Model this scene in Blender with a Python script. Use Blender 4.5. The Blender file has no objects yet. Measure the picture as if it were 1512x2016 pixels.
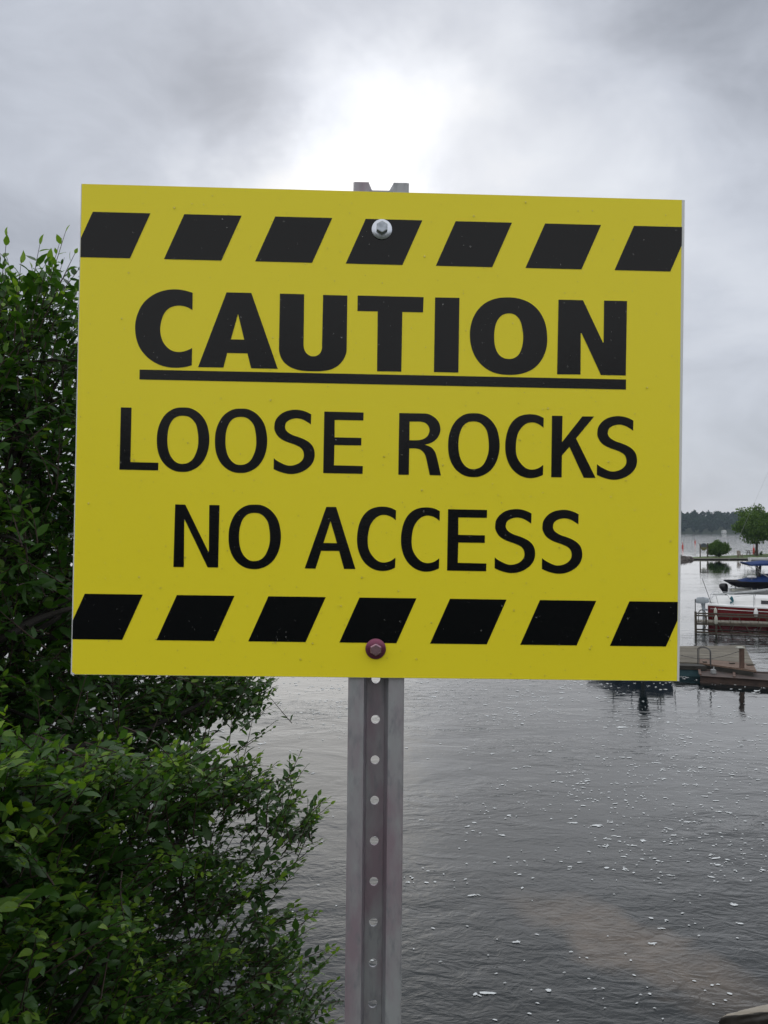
import bpy, bmesh, math, random
import numpy as np
from mathutils import Vector, Matrix

C = bpy.context.scene
R = math.radians

# ------------------------------------------------------------------ camera, sky, sun, exposure
EYE = Vector((0.0, 0.0, 3.7))          # water level is z = 0
FPX, CX, CY = 1743.0, 756.0, 1008.0    # pinhole of the 1512 x 2016 photograph
PITCH = math.atan(35.5 / FPX)
cam_d = bpy.data.cameras.new('camera')
cam = bpy.data.objects.new('camera', cam_d)
C.collection.objects.link(cam)
C.camera = cam
cam_d.sensor_fit = 'VERTICAL'
cam_d.sensor_height = 36.0
cam_d.sensor_width = 27.0
cam_d.lens = FPX / 2016.0 * 36.0
cam_d.clip_start = 0.02
cam_d.clip_end = 6000
cam.location = EYE
cam.rotation_euler = (R(90) + PITCH, 0, 0)
C.render.resolution_x, C.render.resolution_y = 768, 1024
C.view_settings.view_transform = 'Standard'
C.view_settings.look = 'None'
C.view_settings.exposure = 0.0
C.view_settings.gamma = 1.0
C.render.engine = 'CYCLES'
C.cycles.max_bounces = 8
C.cycles.transparent_max_bounces = 16
C.cycles.volume_bounces = 0


def ray(px, py):
    a = (px - CX) / FPX
    b = -(py - CY) / FPX
    c, s = math.cos(PITCH), math.sin(PITCH)
    return Vector((a, c - b * s, s + b * c))


def at(px, py, Y):                      # point at forward distance Y
    d = ray(px, py)
    return EYE + d * (Y / d.y)


def onz(px, py, z=0.0):                 # point on the level plane z
    d = ray(px, py)
    return EYE + d * ((z - EYE.z) / d.z)


SUN_EL, SUN_AZ = 25.0, -0.5
world = bpy.data.worlds.new('World')
C.world = world
world.use_nodes = True
wt = world.node_tree
wt.nodes.clear()


def wn(kind, **kw):
    n = wt.nodes.new(kind)
    for k, v in kw.items():
        setattr(n, k, v)
    return n


def wmath(op, a, b=None, c=None, clamp=False):
    n = wn('ShaderNodeMath', operation=op, use_clamp=clamp)
    for i, v in enumerate((a, b, c)):
        if v is None:
            continue
        if isinstance(v, (int, float)):
            n.inputs[i].default_value = v
        else:
            wt.links.new(v, n.inputs[i])
    return n.outputs[0]


w_out = wn('ShaderNodeOutputWorld')
tc = wn('ShaderNodeTexCoord')
nrm = wn('ShaderNodeVectorMath', operation='NORMALIZE')
wt.links.new(tc.outputs['Generated'], nrm.inputs[0])
# irregular edges: the direction is pushed about by noise before the cloud masses are looked up
wob = wn('ShaderNodeTexNoise')
wob.inputs['Scale'].default_value = 4.6
wob.inputs['Detail'].default_value = 5.0
wob.inputs['Roughness'].default_value = 0.55
wt.links.new(nrm.outputs[0], wob.inputs['Vector'])
wsub = wn('ShaderNodeVectorMath', operation='SUBTRACT')
wt.links.new(wob.outputs['Color'], wsub.inputs[0])
wsub.inputs[1].default_value = (0.5, 0.5, 0.5)
wsc = wn('ShaderNodeVectorMath', operation='SCALE')
wt.links.new(wsub.outputs[0], wsc.inputs[0])
wsc.inputs['Scale'].default_value = 0.21
wadd = wn('ShaderNodeVectorMath', operation='ADD')
wt.links.new(nrm.outputs[0], wadd.inputs[0])
wt.links.new(wsc.outputs[0], wadd.inputs[1])
wdir = wn('ShaderNodeVectorMath', operation='NORMALIZE')
wt.links.new(wadd.outputs[0], wdir.inputs[0])

CLOUDS = [(735, 235, 6, .13), (740, 330, 4, .06), (1020, 240, 9, .17), (800, 280, 20, .07), (510, 285, 6, -.05),
          (190, 300, 7, .08), (20, 110, 14, -.11), (560, 130, 6, -.01), (590, 10, 5, .07),
          (1470, 90, 11, -.14), (1260, 140, 6, -.04), (1150, 310, 8, .08), (570, 640, 11, .46), (640, 430, 7, .12), (1080, 620, 8, -.07), (1440, 350, 8, .10), (1430, 560, 8, .08), (1430, 760, 6, -.01), (1430, 990, 9, .08),
          (300, 450, 9, -.01)]
BROAD = [((-.3, -.75, .62), 100, .62), ((0, .1, 1), 55, -.10)]   # added unseen sky: bright behind to light the sign, darker overhead
acc = None
for (d, rad, amp) in [(ray(c[0], c[1]).normalized(), c[2], c[3]) for c in CLOUDS] + [(Vector(b_[0]).normalized(), b_[1], b_[2]) for b_ in BROAD]:
    dt = wn('ShaderNodeVectorMath', operation='DOT_PRODUCT')
    wt.links.new(wdir.outputs[0], dt.inputs[0])
    dt.inputs[1].default_value = d
    mr = wn('ShaderNodeMapRange', interpolation_type='SMOOTHSTEP')
    wt.links.new(dt.outputs['Value'], mr.inputs['Value'])
    mr.inputs['From Min'].default_value = math.cos(R(min(179, rad * 1.25)))
    mr.inputs['From Max'].default_value = 1.0
    mr.inputs['To Min'].default_value = 0.0
    mr.inputs['To Max'].default_value = amp
    acc = mr.outputs[0] if acc is None else wmath('ADD', acc, mr.outputs[0])
cl = wn('ShaderNodeTexNoise')
cl.inputs['Scale'].default_value = 6.5
cl.inputs['Detail'].default_value = 7.0
cl.inputs['Roughness'].default_value = 0.56
cl.inputs['Distortion'].default_value = 0.4
wmap = wn('ShaderNodeMapping')
wmap.inputs['Scale'].default_value = (1.0, 1.0, 1.7)
wmap.inputs['Location'].default_value = (0.3, 1.7, 0.4)
wt.links.new(nrm.outputs[0], wmap.inputs['Vector'])
wt.links.new(wmap.outputs[0], cl.inputs['Vector'])
nz = wmath('MULTIPLY', wmath('SUBTRACT', cl.outputs['Fac'], 0.5), 0.43)
lum = wmath('ADD', wmath('ADD', acc, nz), 0.515)
ramp = wn('ShaderNodeValToRGB')
cr = ramp.color_ramp
cr.elements[0].position = 0.25
cr.elements[0].color = (0.225, 0.248, 0.295, 1)
cr.elements[1].position = 1.0
cr.elements[1].color = (1.0, 1.0, 1.0, 1)
for p, col in ((0.45, (0.415, 0.445, 0.51, 1)), (0.62, (0.585, 0.622, 0.70, 1)), (0.8, (0.775, 0.81, 0.875, 1))):
    e = cr.elements.new(p)
    e.color = col
wt.links.new(lum, ramp.inputs['Fac'])
skyt = wn('ShaderNodeTexSky', sky_type='NISHITA')
skyt.sun_disc = False
skyt.sun_elevation = R(SUN_EL)
skyt.sun_rotation = R(SUN_AZ)
bg_sky = wn('ShaderNodeBackground')
bg_sky.inputs['Strength'].default_value = 0.1
wt.links.new(skyt.outputs[0], bg_sky.inputs['Color'])
bg_cl = wn('ShaderNodeBackground')
dt = wn('ShaderNodeVectorMath', operation='DOT_PRODUCT')   # the sun's own glow, burning through the thin spot
wt.links.new(wdir.outputs[0], dt.inputs[0])
dt.inputs[1].default_value = ray(725, 250).normalized()
mr = wn('ShaderNodeMapRange', interpolation_type='SMOOTHSTEP')
wt.links.new(dt.outputs['Value'], mr.inputs['Value'])
mr.inputs['From Min'].default_value = math.cos(R(10))
mr.inputs['From Max'].default_value = 1.0
wt.links.new(wmath('MULTIPLY_ADD', wmath('POWER', mr.outputs[0], 3.0), 0.22, 1.0), bg_cl.inputs['Strength'])
wt.links.new(ramp.outputs['Color'], bg_cl.inputs['Color'])
mixw = wn('ShaderNodeMixShader')
mixw.inputs[0].default_value = 0.95     # a closed cloud deck over the clear sky
wt.links.new(bg_sky.outputs[0], mixw.inputs[1])
wt.links.new(bg_cl.outputs[0], mixw.inputs[2])
wt.links.new(mixw.outputs[0], w_out.inputs['Surface'])

sun_d = bpy.data.lights.new('sun', 'SUN')
sun_d.energy = 0.5
sun_d.angle = R(80)
sun_d.color = (1.0, 0.96, 0.9)
sun = bpy.data.objects.new('sun', sun_d)
C.collection.objects.link(sun)
sun.rotation_euler = (R(-(90 - SUN_EL)), 0, R(SUN_AZ))   # sun stands beyond the sign, shining towards the camera
sun.location = (0, 60, 30)

# ------------------------------------------------------------------ helpers
rng = np.random.default_rng(7)
random.seed(7)


class MB:
    """Collects shapes, then links them as ONE mesh object."""

    def __init__(s):
        s.v, s.f, s.t = [], [], []

    def add(s, vs, fs):
        o = len(s.v)
        s.v.extend([tuple(p) for p in vs])
        s.f.extend([tuple(i + o for i in f) for f in fs])
        return s

    def box(s, x0, x1, y0, y1, z0, z1):
        v = [(x, y, z) for z in (z0, z1) for y in (y0, y1) for x in (x0, x1)]
        return s.add(v, [(0, 2, 3, 1), (4, 5, 7, 6), (0, 1, 5, 4), (2, 6, 7, 3), (0, 4, 6, 2), (1, 3, 7, 5)])

    def bar(s, a, b, w, h):
        """rectangular bar from a to b"""
        a, b = Vector(a), Vector(b)
        d = (b - a).normalized()
        side = d.cross(Vector((0, 0, 1)))
        side = Vector((1, 0, 0)) if side.length < 1e-4 else side.normalized()
        up = side.cross(d)
        vs = []
        for p in (a, b):
            for i, j in ((-1, -1), (1, -1), (1, 1), (-1, 1)):
                vs.append(p + side * (i * w / 2) + up * (j * h / 2))
        return s.add(vs, [(0, 1, 2, 3), (7, 6, 5, 4), (0, 4, 5, 1), (1, 5, 6, 2), (2, 6, 7, 3), (3, 7, 4, 0)])

    def tube(s, pts, r, n=8):
        pts = [Vector(p) for p in pts]
        rs = r if isinstance(r, (list, tuple)) else [r] * len(pts)
        o = len(s.v)
        prev = None
        for i, p in enumerate(pts):
            d = (pts[min(i + 1, len(pts) - 1)] - pts[max(i - 1, 0)]).normalized()
            if prev is None:
                sd = d.cross(Vector((0, 0, 1)))
                if sd.length < 0.05:
                    sd = d.cross(Vector((1, 0, 0)))
            else:
                sd = prev - d * prev.dot(d)
            sd.normalize()
            prev = sd
            up = d.cross(sd)
            for k in range(n):
                a = 2 * math.pi * k / n
                s.v.append(tuple(p + (sd * math.cos(a) + up * math.sin(a)) * rs[i]))
        for i in range(len(pts) - 1):
            for k in range(n):
                a, b = o + i * n + k, o + i * n + (k + 1) % n
                s.f.append((a, b, b + n, a + n))
        s.f.append(tuple(o + k for k in range(n))[::-1])
        s.f.append(tuple(o + (len(pts) - 1) * n + k for k in range(n)))
        return s

    def lathe(s, prof, c=(0, 0, 0), n=16, axis='z'):
        o = len(s.v)
        for (r, h) in prof:
            for k in range(n):
                a = 2 * math.pi * k / n
                x, y, z = r * math.cos(a), r * math.sin(a), h
                if axis == 'y':
                    x, y, z = x, z, y
                if axis == 'x':
                    x, y, z = z, x, y
                s.v.append((c[0] + x, c[1] + y, c[2] + z))
        for i in range(len(prof) - 1):
            for k in range(n):
                a, b = o + i * n + k, o + i * n + (k + 1) % n
                s.f.append((a, b, b + n, a + n))
        s.f.append(tuple(o + k for k in range(n))[::-1])
        s.f.append(tuple(o + (len(prof) - 1) * n + k for k in range(n)))
        return s

    def loft(s, rings, closed=True, caps=True):
        o = len(s.v)
        n = len(rings[0])
        for r_ in rings:
            s.v.extend([tuple(p) for p in r_])
        for i in range(len(rings) - 1):
            for k in range(n if closed else n - 1):
                a, b = o + i * n + k, o + i * n + (k + 1) % n
                s.f.append((a, b, b + n, a + n))
        if caps:
            s.f.append(tuple(o + k for k in range(n))[::-1])
            s.f.append(tuple(o + (len(rings) - 1) * n + k for k in range(n)))
        return s

    def prism(s, poly, z0, z1):
        n = len(poly)
        s.add([(p[0], p[1], z0) for p in poly] + [(p[0], p[1], z1) for p in poly],
              [tuple(range(n))[::-1], tuple(range(n, 2 * n))] + [(i, (i + 1) % n, n + (i + 1) % n, n + i) for i in range(n)])
        return s

    def build(s, name, mat, parent=None, T=None, smooth=None, bevel=0.0, cols=None):
        vs = [Vector(p) for p in s.v]
        if T is not None:
            vs = [T @ p for p in vs]
        return mesh_obj(name, vs, s.f, mat, parent, smooth, bevel)


def root_loc(p):
    while p is not None and p.parent is not None:
        p = p.parent
    return Vector(p.location) if p is not None else Vector((0, 0, 0))


def mesh_obj(name, vs, fs, mat, parent=None, smooth=None, bevel=0.0):
    off = root_loc(parent)
    me = bpy.data.meshes.new(name)
    me.from_pydata([tuple(Vector(p) - off) for p in vs], [], fs)
    bm = bmesh.new()
    bm.from_mesh(me)
    if bevel > 0:
        bmesh.ops.bevel(bm, geom=[e for e in bm.edges], offset=bevel, segments=2, affect='EDGES', clamp_overlap=True)
    bmesh.ops.recalc_face_normals(bm, faces=bm.faces)
    bm.to_mesh(me)
    bm.free()
    if smooth is not None:
        me.shade_smooth()
        me.set_sharp_from_angle(angle=R(smooth))
    me.materials.append(mat)
    o = bpy.data.objects.new(name, me)
    C.collection.objects.link(o)
    if parent is not None:
        o.parent = parent
    return o


def fast_mesh(name, V, F, mat, parent=None, attr=None):
    """numpy route for big meshes: V (n,3), F (m,k) all of one size; attr = per-vertex float 'tint'"""
    off = np.array(root_loc(parent))
    V = np.asarray(V, float) - off
    me = bpy.data.meshes.new(name)
    me.vertices.add(len(V))
    me.vertices.foreach_set('co', V.ravel())
    k = F.shape[1]
    me.loops.add(F.size)
    me.loops.foreach_set('vertex_index', F.ravel().astype(np.int32))
    me.polygons.add(len(F))
    me.polygons.foreach_set('loop_start', (np.arange(len(F)) * k).astype(np.int32))
    me.update(calc_edges=True)
    if attr is not None:
        a = me.attributes.new('tint', 'FLOAT', 'POINT')
        a.data.foreach_set('value', np.asarray(attr, np.float32))
    me.materials.append(mat)
    o = bpy.data.objects.new(name, me)
    C.collection.objects.link(o)
    if parent is not None:
        o.parent = parent
    return o


def tag(o, label=None, cat=None, group=None, kind=None):
    if label:
        o['label'] = label
    if cat:
        o['category'] = cat
    if group:
        o['group'] = group
    if kind:
        o['kind'] = kind
    return o


def thing(name, loc, label, cat, group=None):
    o = bpy.data.objects.new(name, None)
    o.empty_display_size = 0.2
    C.collection.objects.link(o)
    o.location = loc
    return tag(o, label, cat, group)


# ------------------------------------------------------------------ materials
def mat_new(name):
    m = bpy.data.materials.new(name)
    m.use_nodes = True
    nt = m.node_tree
    return m, nt, nt.nodes['Principled BSDF']


def mat(name, col, rough=0.6, metal=0.0, var=0.0, scale=8.0, bump=0.0, bscale=40.0, col2=None, stretch=None, spec=0.5, coat=0.0):
    m, nt, b = mat_new(name)
    b.inputs['Roughness'].default_value = rough
    b.inputs['Metallic'].default_value = metal
    b.inputs['Specular IOR Level'].default_value = spec
    b.inputs['Coat Weight'].default_value = coat
    tcn = nt.nodes.new('ShaderNodeTexCoord')
    mp = nt.nodes.new('ShaderNodeMapping')
    nt.links.new(tcn.outputs['Object'], mp.inputs['Vector'])
    if stretch:
        mp.inputs['Scale'].default_value = stretch
    if var > 0 or col2:
        n = nt.nodes.new('ShaderNodeTexNoise')
        n.inputs['Scale'].default_value = scale
        n.inputs['Detail'].default_value = 6
        n.inputs['Roughness'].default_value = 0.6
        nt.links.new(mp.outputs[0], n.inputs['Vector'])
        rp = nt.nodes.new('ShaderNodeValToRGB')
        rp.color_ramp.elements[0].position = 0.32
        rp.color_ramp.elements[1].position = 0.68
        c2 = col2 if col2 else tuple(min(1, c * (1 + var)) for c in col)
        c1 = tuple(c * (1 - var) for c in col)
        rp.color_ramp.elements[0].color = (*c1, 1)
        rp.color_ramp.elements[1].color = (*c2, 1)
        nt.links.new(n.outputs['Fac'], rp.inputs['Fac'])
        nt.links.new(rp.outputs['Color'], b.inputs['Base Color'])
    else:
        b.inputs['Base Color'].default_value = (*col, 1)
    if bump > 0:
        n2 = nt.nodes.new('ShaderNodeTexNoise')
        n2.inputs['Scale'].default_value = bscale
        n2.inputs['Detail'].default_value = 5
        nt.links.new(mp.outputs[0], n2.inputs['Vector'])
        bp = nt.nodes.new('ShaderNodeBump')
        bp.inputs['Strength'].default_value = bump
        bp.inputs['Distance'].default_value = 0.01
        nt.links.new(n2.outputs['Fac'], bp.inputs['Height'])
        nt.links.new(bp.outputs[0], b.inputs['Normal'])
    return m


def leaf_mat(name, c_dark, c_mid, c_light, rough=0.42, trans=0.35, dull=1.0):
    m, nt, b = mat_new(name)
    at_ = nt.nodes.new('ShaderNodeAttribute')
    at_.attribute_name = 'tint'
    rp = nt.nodes.new('ShaderNodeValToRGB')
    rp.color_ramp.elements[0].color = (*c_dark, 1)
    rp.color_ramp.elements[1].color = (*c_light, 1)
    e = rp.color_ramp.elements.new(0.5)
    e.color = (*c_mid, 1)
    nt.links.new(at_.outputs['Fac'], rp.inputs['Fac'])
    nt.links.new(rp.outputs['Color'], b.inputs['Base Color'])
    b.inputs['Roughness'].default_value = rough
    b.inputs['Specular IOR Level'].default_value = 0.4 * dull
    tr = nt.nodes.new('ShaderNodeBsdfTranslucent')
    hs = nt.nodes.new('ShaderNodeMixRGB')
    hs.blend_type = 'MULTIPLY'
    hs.inputs[0].default_value = 1.0
    hs.inputs[2].default_value = (1.5, 1.6, 0.5, 1)
    nt.links.new(rp.outputs['Color'], hs.inputs[1])
    nt.links.new(hs.outputs[0], tr.inputs['Color'])
    mx = nt.nodes.new('ShaderNodeMixShader')
    mx.inputs[0].default_value = trans
    nt.links.new(b.outputs[0], mx.inputs[1])
    nt.links.new(tr.outputs[0], mx.inputs[2])
    nt.links.new(mx.outputs[0], nt.nodes['Material Output'].inputs['Surface'])
    return m


def water_mat():
    m, nt, b = mat_new('lake_water')
    L = nt.links.new
    b.inputs['Roughness'].default_value = 0.03
    b.inputs['IOR'].default_value = 1.333
    geo = nt.nodes.new('ShaderNodeNewGeometry')
    sep = nt.nodes.new('ShaderNodeSeparateXYZ')
    L(geo.outputs['Position'], sep.inputs[0])

    def M(op, a, b_=None, clamp=False):
        n = nt.nodes.new('ShaderNodeMath')
        n.operation = op
        n.use_clamp = clamp
        for i, v in enumerate((a, b_)):
            if v is None:
                continue
            if isinstance(v, (int, float)):
                n.inputs[i].default_value = v
            else:
                L(v, n.inputs[i])
        return n.outputs[0]

    def noise(scale, sx=1.0, sy=1.0, det=3.0, dist=0.0, rot=0.0, rough=0.5):
        mp = nt.nodes.new('ShaderNodeMapping')
        mp.inputs['Scale'].default_value = (sx, sy, 1)
        mp.inputs['Rotation'].default_value = (0, 0, R(rot))
        L(geo.outputs['Position'], mp.inputs['Vector'])
        n = nt.nodes.new('ShaderNodeTexNoise')
        n.inputs['Scale'].default_value = scale
        n.inputs['Detail'].default_value = det
        n.inputs['Roughness'].default_value = rough
        n.inputs['Distortion'].default_value = dist
        L(mp.outputs[0], n.inputs['Vector'])
        return n.outputs['Fac']

    def mrange(v, a, b_, c, d, smooth=True):
        n = nt.nodes.new('ShaderNodeMapRange')
        n.interpolation_type = 'SMOOTHSTEP' if smooth else 'LINEAR'
        L(v, n.inputs['Value'])
        for k, x in zip(('From Min', 'From Max', 'To Min', 'To Max'), (a, b_, c, d)):
            n.inputs[k].default_value = x
        return n.outputs[0]

    y = sep.outputs['Y']
    # rippled towards the open current in front, calm behind the docks, ruffled again beyond the spit
    near = mrange(y, 16, 45, 1.0, 0.34)
    calm = mrange(y, 45, 95, 1.0, 0.30)
    far = mrange(y, 125, 160, 0.0, 1.2)
    amp = M('ADD', M('MULTIPLY', near, calm), far)
    patch = mrange(noise(0.30, 0.7, 1.3, 3.0, 0.6), 0.36, 0.64, 0.25, 1.5)
    fast = mrange(noise(0.10, 1, 1, 2.0), 0.3, 0.7, 0.6, 1.3)
    swell = M('MULTIPLY', noise(0.9, 0.8, 1.15, 3.0, 0.8, 12), 0.028)
    rip = M('MULTIPLY', M('MULTIPLY', noise(3.0, 0.75, 1.2, 4.0, 1.1, -14), 0.014), patch)
    fine = M('MULTIPLY', M('MULTIPLY', noise(13.0, 0.75, 1.25, 4.0, 1.4, 22, 0.6), 0.0014), patch)
    chop = M('MULTIPLY', M('MULTIPLY', noise(6.5, 0.8, 1.2, 3.0, 1.6, 38), 0.0075), mrange(y, 8.0, 15.0, 1.0, 0.15))
    h = M('MULTIPLY', M('MULTIPLY', M('ADD', M('ADD', M('ADD', swell, rip), fine), chop), amp), fast)
    bp = nt.nodes.new('ShaderNodeBump')
    bp.inputs['Strength'].default_value = 1.0
    bp.inputs['Distance'].default_value = 1.0
    L(h, bp.inputs['Height'])
    L(bp.outputs[0], b.inputs['Normal'])
    # peaty dark water; a pale brown slab of rock lies just under the surface near the bank
    p0, p1 = onz(1100, 1795), onz(1460, 1968)
    ax = (p1 - p0)
    Ln = ax.length
    ax.normalize()
    wob2 = noise(1.6, 1, 1, 4.0, 0.3)
    dx = M('SUBTRACT', sep.outputs['X'], p0.x)
    dy = M('SUBTRACT', y, p0.y)
    along = M('ADD', M('MULTIPLY', dx, ax.x), M('MULTIPLY', dy, ax.y))
    acr = M('SUBTRACT', M('MULTIPLY', dy, ax.x), M('MULTIPLY', dx, ax.y))
    acr = M('ADD', acr, M('MULTIPLY', M('SUBTRACT', wob2, 0.5), 0.8))
    ua = M('DIVIDE', M('SUBTRACT', along, Ln * 0.45), Ln * 0.72)
    ub = M('DIVIDE', acr, 0.50)
    rr = M('ADD', M('MULTIPLY', ua, ua), M('MULTIPLY', ub, ub))
    shoal = mrange(rr, 0.1, 1.45, 1.0, 0.0)
    shoal = M('MULTIPLY', shoal, mrange(noise(5.0, 1, 1, 5.0, 0.5), 0.25, 0.7, 0.65, 1.0))
    mx = nt.nodes.new('ShaderNodeMixRGB')
    mx.inputs[1].default_value = (0.003, 0.008, 0.010, 1)
    mx.inputs[2].default_value = (0.090, 0.069, 0.050, 1)
    L(shoal, mx.inputs[0])
    L(mx.outputs[0], b.inputs['Base Color'])
    return m

# ------------------------------------------------------------------ the setting: water, bank, far shore
M_water = water_mat()
water = mesh_obj('water', [(-1150, -60, 0), (1150, -60, 0), (1150, 1240, 0), (-1150, 1240, 0)], [(0, 1, 2, 3)], M_water)
tag(water, kind='structure')


def bank_edge(x):                       # y of the crest of the bank
    e = 1.55 + 0.25 * math.sin(x * 1.3) + 0.12 * math.sin(x * 3.1 + 1)
    if x < -1.2:
        e += min(2.0, (-1.2 - x) * 0.9)
    if x > 6:
        e += (x - 6) * 0.35
    return e


def bank_z(x, y):
    e = bank_edge(x)
    n = 0.10 * math.sin(x * 2.3 + y * 1.7) + 0.07 * math.sin(x * 5.1 - y * 3.9) + 0.05 * math.sin(x * 9.7 + y * 8.1)
    if y <= e:
        z = 2.1 + 0.12 * n + (0.02 * -y if y < 0 else 0)
    else:
        z = 2.1 - (y - e) * 0.78 + n * min(1, (y - e) * 1.2)
    return max(z, -1.0)


def axis(segs):
    out = []
    for a, b, st in segs:
        out += list(np.arange(a, b, st))
    return out + [segs[-1][1]]


xs = axis([(-120, -12, 12), (-12, 12, .2), (12, 120, 12)])
ys = axis([(-60, -6, 6), (-6, 7, .2), (7, 60, 9)])
V, F = [], []
for j, y in enumerate(ys):
    for i, x in enumerate(xs):
        V.append((x, y, bank_z(x, y)))
nx = len(xs)
for j in range(len(ys) - 1):
    for i in range(nx - 1):
        F.append((j * nx + i, j * nx + i + 1, (j + 1) * nx + i + 1, (j + 1) * nx + i))
M_bank = mat('bank_soil', (0.055, 0.042, 0.03), 0.95, var=0.4, scale=2.2, col2=(0.05, 0.075, 0.025), bump=1.0, bscale=9)
bank = mesh_obj('ground', V, F, M_bank, smooth=60)
tag(bank, kind='structure')

# far shore: a low ridge right across the lake
V, F = [], []
hx = list(range(-1150, 1151, 25))
prof = [(995, -0.5), (1003, 0.5), (1012, 1.2), (1040, 4.5), (1080, 9.0), (1130, 11.0), (1200, 12.0), (1239, 12.0)]
def ridge(x):
    return 1.0 + 0.18 * math.sin(x * 0.011 + 0.6) + 0.1 * math.sin(x * 0.031) + (0.25 if x < 390 else 0.25 - min(0.3, (x - 390) * 0.006))
for x in hx:
    for (y, z) in prof:
        V.append((x, y + 4 * math.sin(x * 0.02), z if z < 2 else z * ridge(x)))
n = len(prof)
for i in range(len(hx) - 1):
    for j in range(n - 1):
        F.append((i * n + j, (i + 1) * n + j, (i + 1) * n + j + 1, i * n + j + 1))
M_hill = mat('far_hill', (0.035, 0.05, 0.022), 0.95, var=0.3, scale=0.05)
hills = mesh_obj('hills', V, F, M_hill, smooth=60)
tag(hills, kind='structure')


def clump_trees(specs, name, matl, per, leaf, seed=1, parent=None):
    """specs: (x, y, z_base, radius, height). Crowns of small facets with a ragged outline."""
    r = np.random.default_rng(seed)
    VV, TT = [], []
    for (x, y, z, rad, h) in specs:
        nl = max(3, int(rad))
        k = per
        lob = r.normal(0, 1, (7, 3))
        lob /= np.linalg.norm(lob, axis=1)[:, None]
        lc = lob * np.array([rad * .55, rad * .55, h * .27]) + np.array([x, y, z + h * .62])
        which = r.integers(0, 7, k)
        d = r.normal(0, 1, (k, 3))
        d /= np.linalg.norm(d, axis=1)[:, None]
        rr = r.uniform(0.55, 1.0, k)[:, None]
        c = lc[which] + d * rr * np.array([rad * .52, rad * .52, h * .27])
        a = r.normal(0, 1, (k, 3))
        a /= np.linalg.norm(a, axis=1)[:, None]
        b = np.cross(a, r.normal(0, 1, (k, 3)))
        b /= np.linalg.norm(b, axis=1)[:, None]
        s = (leaf * r.uniform(.5, 1.2, k))[:, None]
        q = np.stack([c + a * s, c + b * s * .7, c - a * s, c - b * s * .7], 1)
        VV.append(q.reshape(-1, 3))
        base = r.uniform(0.25, 0.75)
        tt = np.clip(base + r.normal(0, .12, k), 0, 1)
        TT.append(np.repeat(tt, 4))
    VV = np.concatenate(VV)
    FF = np.arange(len(VV)).reshape(-1, 4)
    return fast_mesh(name, VV, FF, matl, parent, np.concatenate(TT))


M_far = leaf_mat('far_foliage', (0.008, 0.022, 0.011), (0.014, 0.034, 0.016), (0.026, 0.052, 0.022), 0.8, 0.12, 0.3)
specs = []
r1 = np.random.default_rng(3)
for x in range(-1120, 1121, 8):
    vis = 300 < x < 470
    for row, (yy, zb, hh) in enumerate(((1008, 0.8, 11), (1022, 2.5, 13), (1045, 5, 14), (1075, 8.5, 15), (1110, 10.5, 15))):
        if not vis and row in (1, 3):
            continue
        h = hh * r1.uniform(.9, 1.1)
        if 352 < x < 372 and row == 0:
            h *= .6
        if 378 < x < 396 and row == 0:
            continue
        zz = zb * ridge(x) if zb > 2 else zb
        specs.append((x + r1.uniform(-4, 4), yy + r1.uniform(-5, 5), zz, h * r1.uniform(.33, .5), h))
wood = clump_trees([s for s in specs], 'wood', M_far, 230, 1.7, 5)
tag(wood, 'dark wooded far shore across the lake, faded by the air', 'wood', kind='stuff')

# trees on the land behind the viewer (they darken the lower half of what the glossy sign mirrors)
specs = [(x, -34 + r1.uniform(-4, 4), 2.4, r1.uniform(3, 4.5), r1.uniform(5.0, 8.0)) for x in np.arange(-60, 61, 4.5)]
belt = clump_trees(specs, 'tree_belt', M_far, 260, .5, 8)
tag(belt, 'belt of leafy trees on the land behind the viewpoint', 'trees', kind='stuff')

# ------------------------------------------------------------------ the caution sign
SYAW, SPIT, SROLL = 0.02840542, 0.00658136, 0.01598264
SO = EYE + Vector((-0.00260841, 1.11042273, 0.12071488))


def rot3(y, p, r_):
    return Matrix.Rotation(y, 3, 'Z') @ Matrix.Rotation(p, 3, 'X') @ Matrix.Rotation(r_, 3, 'Y')


TS = Matrix.Translation(SO) @ rot3(SYAW, SPIT, SROLL).to_4x4()
PROLL = R(0.55)
PO = TS @ Vector((-0.0039, 0.0045, 0))
TP = Matrix.Translation(PO) @ rot3(SYAW, SPIT, PROLL).to_4x4()
foot = TP @ Vector((0, 0.014, -1.78))
sign = thing('caution_sign', foot, 'yellow and black caution sign bolted to a punched galvanised steel post', 'sign')

M_white = mat('sign_core', (0.72, 0.74, 0.76), 0.5)
M_dark = mat('sign_back', (0.10, 0.10, 0.12), 0.5)


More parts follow.
